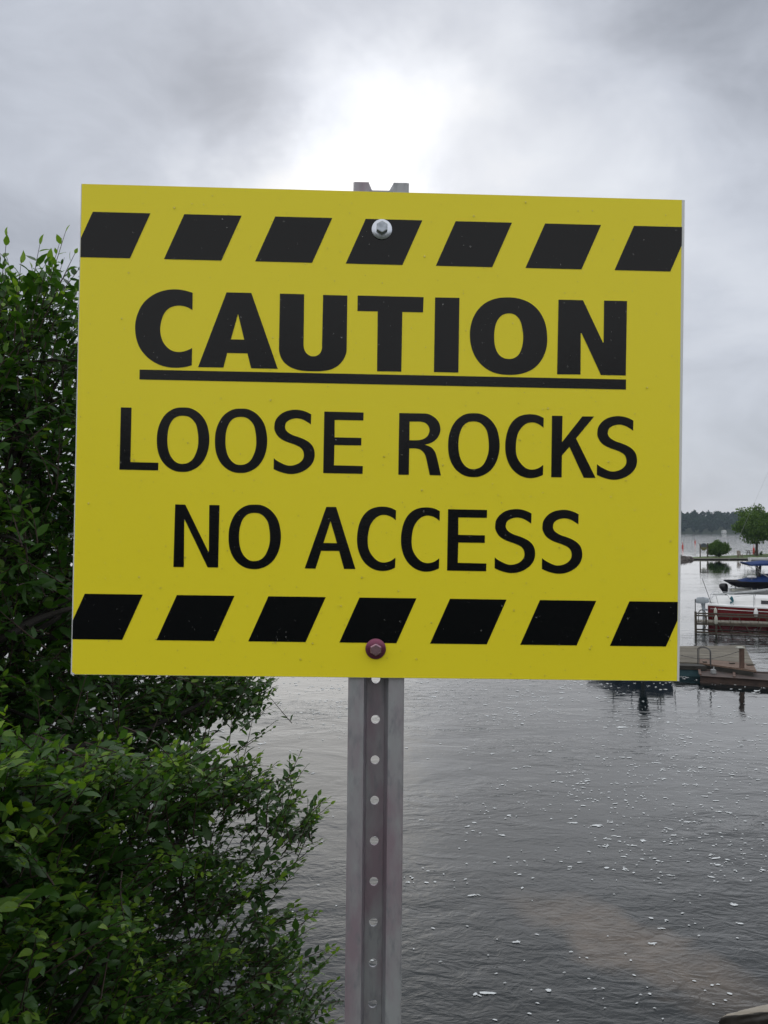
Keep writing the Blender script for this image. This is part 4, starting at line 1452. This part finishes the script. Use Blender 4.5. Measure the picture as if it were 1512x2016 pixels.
# rocks with bird lime off the tip
M_rk2 = mat('dark_brown_rock', (0.045, 0.034, 0.028), 0.9, var=0.4, scale=1.6, col2=(0.16, 0.14, 0.13), bump=0.8, bscale=5)
for i, (px, py, Yd, sx, sy, sz, lab) in enumerate(((1341, 1101, 110, .9, .8, .45, 'dark rock off the spit, nearest the edge of the sign board'),
                                                 (1349, 1102, 109.3, .75, .6, .42, 'middle dark rock at the tip of the spit'),
                                                 (1355, 1101, 110.3, .7, .6, .34, 'lowest dark rock touching the end of the seawall'))):
    bm = bmesh.new()
    bmesh.ops.create_icosphere(bm, subdivisions=4, radius=1.0)
    for v in bm.verts:
        p = v.co.copy()
        s = 1 + .35 * mnoise.noise(p * 1.2 + Vector((i * 5, 1, 7))) + .10 * mnoise.noise(p * 4)
        v.co = Vector((p.x * sx * s, p.y * sy * s, p.z * sz * s))
    me = bpy.data.meshes.new('rock')
    bm.to_mesh(me); bm.free()
    me.materials.append(M_rk2)
    o = bpy.data.objects.new('rock', me)
    C.collection.objects.link(o)
    w = at(px, py, Yd)
    o.location = (w.x, w.y, .08)
    o.rotation_euler = (0, R(12 - 10 * i), R(40 * i))
    tag(o, lab, 'rock')

# red spar buoys
M_buoy = mat('red_buoy', (0.42, 0.035, 0.02), 0.5, var=0.1)
def buoy(px, py, Yd, hgt, lab, first=None):
    w = at(px, py, Yd)
    if first is None:
        o = thing('buoy', (w.x, w.y, 0), lab, 'buoy', 'red spar buoys on the lake')
        MB().lathe([(.19, -.3), (.19, .10), (.17, .16), (.17, .66), (.11, .76)], (w.x, w.y, 0), 12).build('float', M_buoy, o, smooth=50)
        MB().lathe([(.05, .72), (.045, 1.25), (.02, 1.3)], (w.x, w.y, 0), 8).build('staff', M_buoy, o, smooth=50)
        return o
    o = first.copy(); C.collection.objects.link(o)
    o['label'] = lab
    o.location = (w.x, w.y, 0)
    for c in first.children:
        d_ = c.copy(); C.collection.objects.link(d_); d_.parent = o
    o.scale = (1, 1, hgt / 1.3)
    return o
b1 = buoy(1344, 1079.5, 179, 1.3, 'red buoy nearest the right edge of the sign board')
buoy(1368.5, 1069.5, 248, 1.15, 'small red buoy farthest out, left of the park sign', b1)
buoy(1484, 1088.0, 145, 1.3, 'red buoy seen just left of the tree trunk', b1)

# small white house on the far shore
hw = at(1425, 1049, 1000.0)
hs = thing('house', (hw.x, hw.y, .5), 'small white house on the far wooded shore', 'house')
MB().box(hw.x - 1.9, hw.x + 1.7, hw.y - 3, hw.y + 3, .3, 2.4).build('wall', M_wht, hs)
rf_ = MB()
rf_.add([(hw.x - 2.2, hw.y - 3.4, 2.38), (hw.x + 2.0, hw.y - 3.4, 2.38), (hw.x + 2.0, hw.y + 3.4, 2.38), (hw.x - 2.2, hw.y + 3.4, 2.38), (hw.x - 2.2, hw.y, 3.7), (hw.x + 2.0, hw.y, 3.7)],
        [(0, 1, 5, 4), (2, 3, 4, 5), (0, 4, 3), (1, 2, 5), (0, 3, 2, 1)])
rf_.build('roof', M_rail, hs)
MB().box(hw.x - 1.3, hw.x - .6, hw.y - 3.08, hw.y - 3.02, 1.0, 1.8).build('window', M_glass, hs)
MB().box(hw.x + .3, hw.x + 1.0, hw.y - 3.08, hw.y - 3.02, 1.0, 1.8).build('window', M_glass, hs)

# ------------------------------------------------------------------ foliage on the left
M_leaf = leaf_mat('elm_leaf', (0.018, 0.052, 0.011), (0.052, 0.130, 0.024), (0.20, 0.33, 0.035), 0.38, 0.38, 1.0)
M_twig = mat('twig_bark', (0.040, 0.024, 0.018), 0.8, var=0.3, scale=20)
M_limb = mat('limb_bark', (0.018, 0.015, 0.012), 0.9, var=0.3, scale=12, bump=0.6)

# leaf template: pointed oval, folded on the midrib, tip drooping; x along, y across
LEAF = np.array([[0, 0, 0], [.30, 0, .00], [.62, 0, -.02], [1.0, 0, -.11],
                 [.16, .18, .03], [.42, .275, .04], [.72, .175, .01],
                 [.16, -.18, .03], [.42, -.275, .04], [.72, -.175, .01]])
LF = np.array([[0, 1, 5, 4], [1, 2, 6, 5], [2, 3, 3, 6], [0, 7, 8, 1], [1, 8, 9, 2], [2, 9, 3, 3]])
LF = np.array([[0, 1, 4], [1, 5, 4], [1, 2, 5], [2, 6, 5], [2, 3, 6], [0, 7, 1], [1, 7, 8], [1, 8, 2], [2, 8, 9], [2, 9, 3]])


def in_poly(px, py, poly):
    c = False
    n = len(poly)
    for i in range(n):
        x1, y1 = poly[i]
        x2, y2 = poly[(i + 1) % n]
        if (y1 > py) != (y2 > py) and px < (x2 - x1) * (py - y1) / (y2 - y1) + x1:
            c = not c
    return c


def unit(v):
    return v / (np.linalg.norm(v) + 1e-9)


class Foliage:
    def __init__(s, seed):
        s.r = np.random.default_rng(seed)
        s.V, s.T, s.n = [], [], 0
        s.F = []
        s.tw = MB()
        s.bases = []

    def shoot(s, tip, d, length, nleaf, lsize, young, twig=True):
        r = s.r
        d = unit(d)
        bend = unit(r.normal(0, 1, 3)) * .22 + np.array([0, 0, -.18])
        pts = []
        for t in np.linspace(0, 1, 5):
            pts.append(tip - d * length * (1 - t) + bend * length * ((1 - t) ** 2) * .9)
        pts = np.array(pts)
        s.bases.append(pts[0])
        if twig:
            s.tw.tube([tuple(p) for p in pts], [.0024, .0021, .0017, .0012, .0008], 4)
        side = unit(np.cross(d, np.array([0, 0, 1.]) + r.normal(0, .35, 3)))
        st = r.normal(0, .13)
        lsize = lsize * r.uniform(.8, 1.2)
        for i in range(nleaf):
            t = (i + .4 + r.uniform(-.25, .25)) / nleaf
            t = min(max(t, 0), .995)
            k = t * 4
            j = int(k)
            p = pts[j] + (pts[j + 1] - pts[j]) * (k - j)
            sg = 1 if i % 2 else -1
            ld = unit(d * r.uniform(.45, .85) + side * sg * r.uniform(.6, 1.0) + np.array([0, 0, r.uniform(-.35, .25)]) + r.normal(0, .15, 3))
            if i == nleaf - 1:
                ld = unit(d + r.normal(0, .15, 3))
            up = np.array([0, 0, 1.]) + r.normal(0, .38, 3) - .12 * np.array([0, 1, 0])
            ac = unit(np.cross(up, ld))
            nn = np.cross(ld, ac)
            size = lsize * (1 - .45 * max(0, t - .55) / .45) * r.uniform(.75, 1.2)
            M_ = np.stack([ld, ac * r.uniform(.85, 1.1), nn * r.uniform(.4, 1.5)])
            v = (LEAF * size) @ M_ + p + ld * size * .06
            s.V.append(v)
            s.F.append(LF + s.n)
            s.n += len(LEAF)
            tint = .30 + st + .09 * r.normal() + young * (.8 * max(0, t - .5) / .5)
            if r.random() < .012:
                tint = 1.0
            s.T.append(np.full(len(LEAF), min(max(tint, 0), 1)))

    def finish(s, name, parent):
        o = fast_mesh(name, np.concatenate(s.V), np.concatenate(s.F), M_leaf, parent, np.concatenate(s.T))
        return o


def limb(mb, a, b_, r0, r1, r, sag=.15, n=6):
    a, b_ = np.array(a), np.array(b_)
    L_ = np.linalg.norm(b_ - a)
    w = r.normal(0, 1, 3) * .06 * L_
    pts = []
    for t in np.linspace(0, 1, n):
        pts.append(tuple(a + (b_ - a) * t + w * math.sin(math.pi * t) + np.array([0, 0, sag * L_ * math.sin(math.pi * t * .9)])))
    mb.tube(pts, [r0 + (r1 - r0) * t for t in np.linspace(0, 1, n)], 6)
    return pts


# ---- tall shrub behind the sign --------------------------------------
UP = [(-260, 560), (-120, 500), (0, 500), (70, 520), (105, 512), (150, 500), (200, 520), (270, 610), (330, 760), (400, 980), (470, 1180), (520, 1300),
      (535, 1345), (500, 1385), (420, 1400), (360, 1450), (300, 1500), (150, 1530), (-40, 1540), (-300, 1500)]
root1 = np.array([-2.05, 3.75, bank_z(-2.05, 3.75) - .1])
tall = thing('tall_shrub', tuple(root1), 'tall leafy shrub rising behind the left edge of the sign board', 'shrub')
fo = Foliage(31)
r = fo.r
def depth_up(px, py):
    return 3.25 + max(0, px) / 540 * 1.35
cnt = 0
while cnt < 2300:
    px, py = r.uniform(-300, 540), r.uniform(490, 1530)
    if not in_poly(px, py, UP):
        continue
    if py < 700 and r.random() < .30:       # thinner near the top, sky shows through
        continue
    hidden = 170 < px < 540 and py < 1300
    if hidden and r.random() < .45:
        continue
    nv = mnoise.noise(Vector((px / 80, py / 80, 8.1)))
    if nv > .15 and r.random() < .5:
        continue
    dp = depth_up(px, py) + .6 * nv + r.uniform(-.2, .5)
    tip = np.array(at(px, py, dp))
    up = .9 if py < 650 else .35
    d = np.array([.35 + .25 * (px / 500), -.10, up]) + r.normal(0, .38, 3)
    fo.shoot(tip, d, r.uniform(.16, .34), int(r.integers(8, 13)), r.uniform(.044, .064), r.uniform(0, .8) if py < 720 else r.uniform(0, .45))
    cnt += 1
for (px, py, dp, dx) in ((14, 456, 3.3, .05), (80, 474, 3.35, .22), (131, 450, 3.3, .30), (118, 476, 3.45, .25), (152, 490, 3.3, .5), (42, 512, 3.2, .1), (-40, 440, 3.4, .1),
                         (220, 500, 3.5, .3), (100, 505, 3.2, .35), (60, 520, 3.5, -.3)):
    fo.shoot(np.array(at(px, py, dp)), np.array([dx, 0, 1.0]), r.uniform(.24, .34), 9, .060, .9)
cnt = 0
while cnt < 1200:                         # the shrub's dark inner mass
    px, py = r.uniform(-250, 520), r.uniform(640, 1530)
    if not in_poly(px, py, UP):
        continue
    dp = depth_up(px, py) + r.uniform(.5, 1.25)
    d = np.array([.3, 0, .3]) + r.normal(0, .5, 3)
    fo.shoot(np.array(at(px, py, dp)), d, r.uniform(.16, .30), int(r.integers(9, 13)), r.uniform(.050, .066), 0.1, twig=False)
    cnt += 1
# the low branch reaching right under the board
for i in range(120):
    px = 300 + 247 * r.random() ** .85
    py = 1345 + r.normal(0, 32) + (535 - px) * .10
    dp = depth_up(px, py) + r.uniform(-.25, .3)
    d = np.array([.95, -.05, .25]) + r.normal(0, .28, 3)
    fo.shoot(np.array(at(px, py, dp)), d, r.uniform(.14, .26), int(r.integers(7, 11)), r.uniform(.040, .052), r.uniform(.1, .7))
fo.finish('foliage', tall)
fo.tw.build('twigs', M_twig, tall)
lm = MB()
bs = np.array(fo.bases)
hubs = []
for k in range(7):
    tgt = bs[r.integers(0, len(bs))] * .75 + bs.mean(0) * .25
    hubs.append(limb(lm, root1 + r.normal(0, .05, 3), tgt, .045, .016, r))
hp = np.array([p for h in hubs for p in h[2:]])
for k in range(150):
    b_ = bs[r.integers(0, len(bs))]
    dd = np.linalg.norm(hp - b_, axis=1)
    a = hp[np.argsort(dd)[r.integers(0, 3)]]
    limb(lm, a, b_, .011, .003, r, .05, 5)
a = at(-60, 1500, 3.1)
for (px0, py0, px1, py1, d0, d1) in ((-40, 1290, 175, 1165, 3.2, 3.5), (0, 1285, 150, 1195, 3.3, 3.5), (-30, 1170, 60, 900, 3.3, 3.5), (40, 1480, 430, 1372, 3.3, 4.3), (20, 1250, 180, 1190, 3.1, 3.4)):
    limb(lm, at(px0, py0, d0), at(px1, py1, d1), .016, .008, r, .03)
lm.build('branches', M_limb, tall)

# ---- low spreading shrub in front ------------------------------------
LOW = [(-260, 1400), (-60, 1440), (30, 1440), (130, 1475), (200, 1490), (240, 1460), (290, 1500), (345, 1475), (400, 1470), (430, 1480), (480, 1490), (505, 1525), (545, 1525), (590, 1550),
       (600, 1575), (640, 1590), (632, 1620), (600, 1640), (540, 1665), (545, 1700), (520, 1735), (510, 1780), (560, 1812), (600, 1850), (600, 1880), (640, 1910), (620, 1930), (640, 1975), (650, 2040),
       (650, 2300), (-260, 2300)]
root2 = np.array([-1.25, 2.65, bank_z(-1.25, 2.65) - .1])
low = thing('spreading_shrub', tuple(root2), 'low spreading shrub at bottom left, its shoots reaching toward the post', 'shrub')
fo = Foliage(57)
r = fo.r
def depth_low(px, py):
    return 2.05 + min(max(px, -100), 650) / 650 * 1.65
cnt = 0
while cnt < 2900:
    px, py = r.uniform(-260, 650), r.uniform(1335, 2300)
    if not in_poly(px, py, LOW):
        continue
    if py > 2060 and r.random() < .6:
        continue
    nv = mnoise.noise(Vector((px / 95 + .35 * py / 95, py / 70, 3.3)))      # lobes stand forward, hollows fall back
    if nv > .12 and r.random() < .62:
        continue
    dp = depth_low(px, py) + .55 * nv + r.uniform(-.05, .65) - .0002 * (py - 1400)
    tip = np.array(at(px, py, dp))
    d = np.array([.75, -.28, .42]) + r.normal(0, .34, 3)
    fo.shoot(tip, d, r.uniform(.14, .28), int(r.integers(9, 14)), (.047 - .008 * min(1, max(0, px) / 600)) * r.uniform(.85, 1.15), (r.uniform(.2, 1.0) if nv < 0 else r.uniform(0, .3)))
    cnt += 1
EDGE = [(440, 1470), (470, 1485), (530, 1508), (592, 1528), (575, 1545), (655, 1580), (640, 1600), (640, 1655), (596, 1690), (588, 1705), (560, 1720), (630, 1795), (620, 1800), (560, 1660),
        (585, 1775), (600, 1790), (650, 1868), (665, 1870), (668, 1925), (655, 1930), (668, 1950), (660, 1985), (668, 2005), (345, 1462), (250, 1450), (290, 1490), (610, 1830), (545, 1500), (505, 1495),
        (620, 1610), (600, 1560), (540, 1530), (480, 1500), (520, 1545), (575, 1620), (400, 1470)]
for i in range(85):                     # bright sprays standing up from the top of the shrub
    px = r.uniform(-40, 640)
    py = float(np.interp(px, [-40, 30, 130, 200, 240, 290, 345, 430, 505, 590, 650], [1440, 1435, 1480, 1495, 1465, 1510, 1478, 1490, 1520, 1548, 1588])) + r.normal(4, 26)
    fo.shoot(np.array(at(px, py, depth_low(px, py) + r.uniform(-.1, .35))), np.array([.45, -.05, .85]) + r.normal(0, .2, 3), r.uniform(.14, .24), int(r.integers(9, 13)), (.050 - .010 * max(0, px) / 650), r.uniform(.2, .9))
for (px, py) in EDGE:
    for k in range(2):
        qx, qy = px + r.normal(0, 6) * k, py + r.normal(0, 8) * k
        dp = depth_low(qx, qy) + r.uniform(-.1, .2)
        fo.shoot(np.array(at(qx, qy, dp)), np.array([.85, -.05, .42 + .2 * r.normal()]), r.uniform(.16, .26), int(r.integers(9, 13)), r.uniform(.042, .050), .9)
fo.finish('foliage', low)
fo.tw.build('twigs', M_twig, low)
lm = MB()
bs = np.array(fo.bases)
hubs = []
for k in range(8):
    tgt = bs[r.integers(0, len(bs))] * .6 + bs.mean(0) * .4
    hubs.append(limb(lm, root2 + r.normal(0, .05, 3), tgt, .03, .010, r))
hp = np.array([p for h in hubs for p in h[2:]])
for k in range(170):
    b_ = bs[r.integers(0, len(bs))]
    dd = np.linalg.norm(hp - b_, axis=1)
    a = hp[np.argsort(dd)[r.integers(0, 3)]]
    limb(lm, a, b_, .008, .0025, r, .05, 5)
lm.build('branches', M_limb, low)

# ------------------------------------------------------------------ air
hz = MB().box(-1200, 1200, -75, 1260, -2.2, 62).build('haze', mat('haze_air', (1, 1, 1)))
nt = hz.data.materials[0].node_tree
nt.nodes.clear()
vo = nt.nodes.new('ShaderNodeVolumePrincipled')
vo.inputs['Color'].default_value = (0.66, 0.80, 0.93, 1)
vo.inputs['Density'].default_value = 0.00018
vo.inputs['Anisotropy'].default_value = 0.2
mo_ = nt.nodes.new('ShaderNodeOutputMaterial')
nt.links.new(vo.outputs[0], mo_.inputs['Volume'])
tag(hz, 'thin damp air over the lake that pales the far shore', 'haze', kind='stuff')
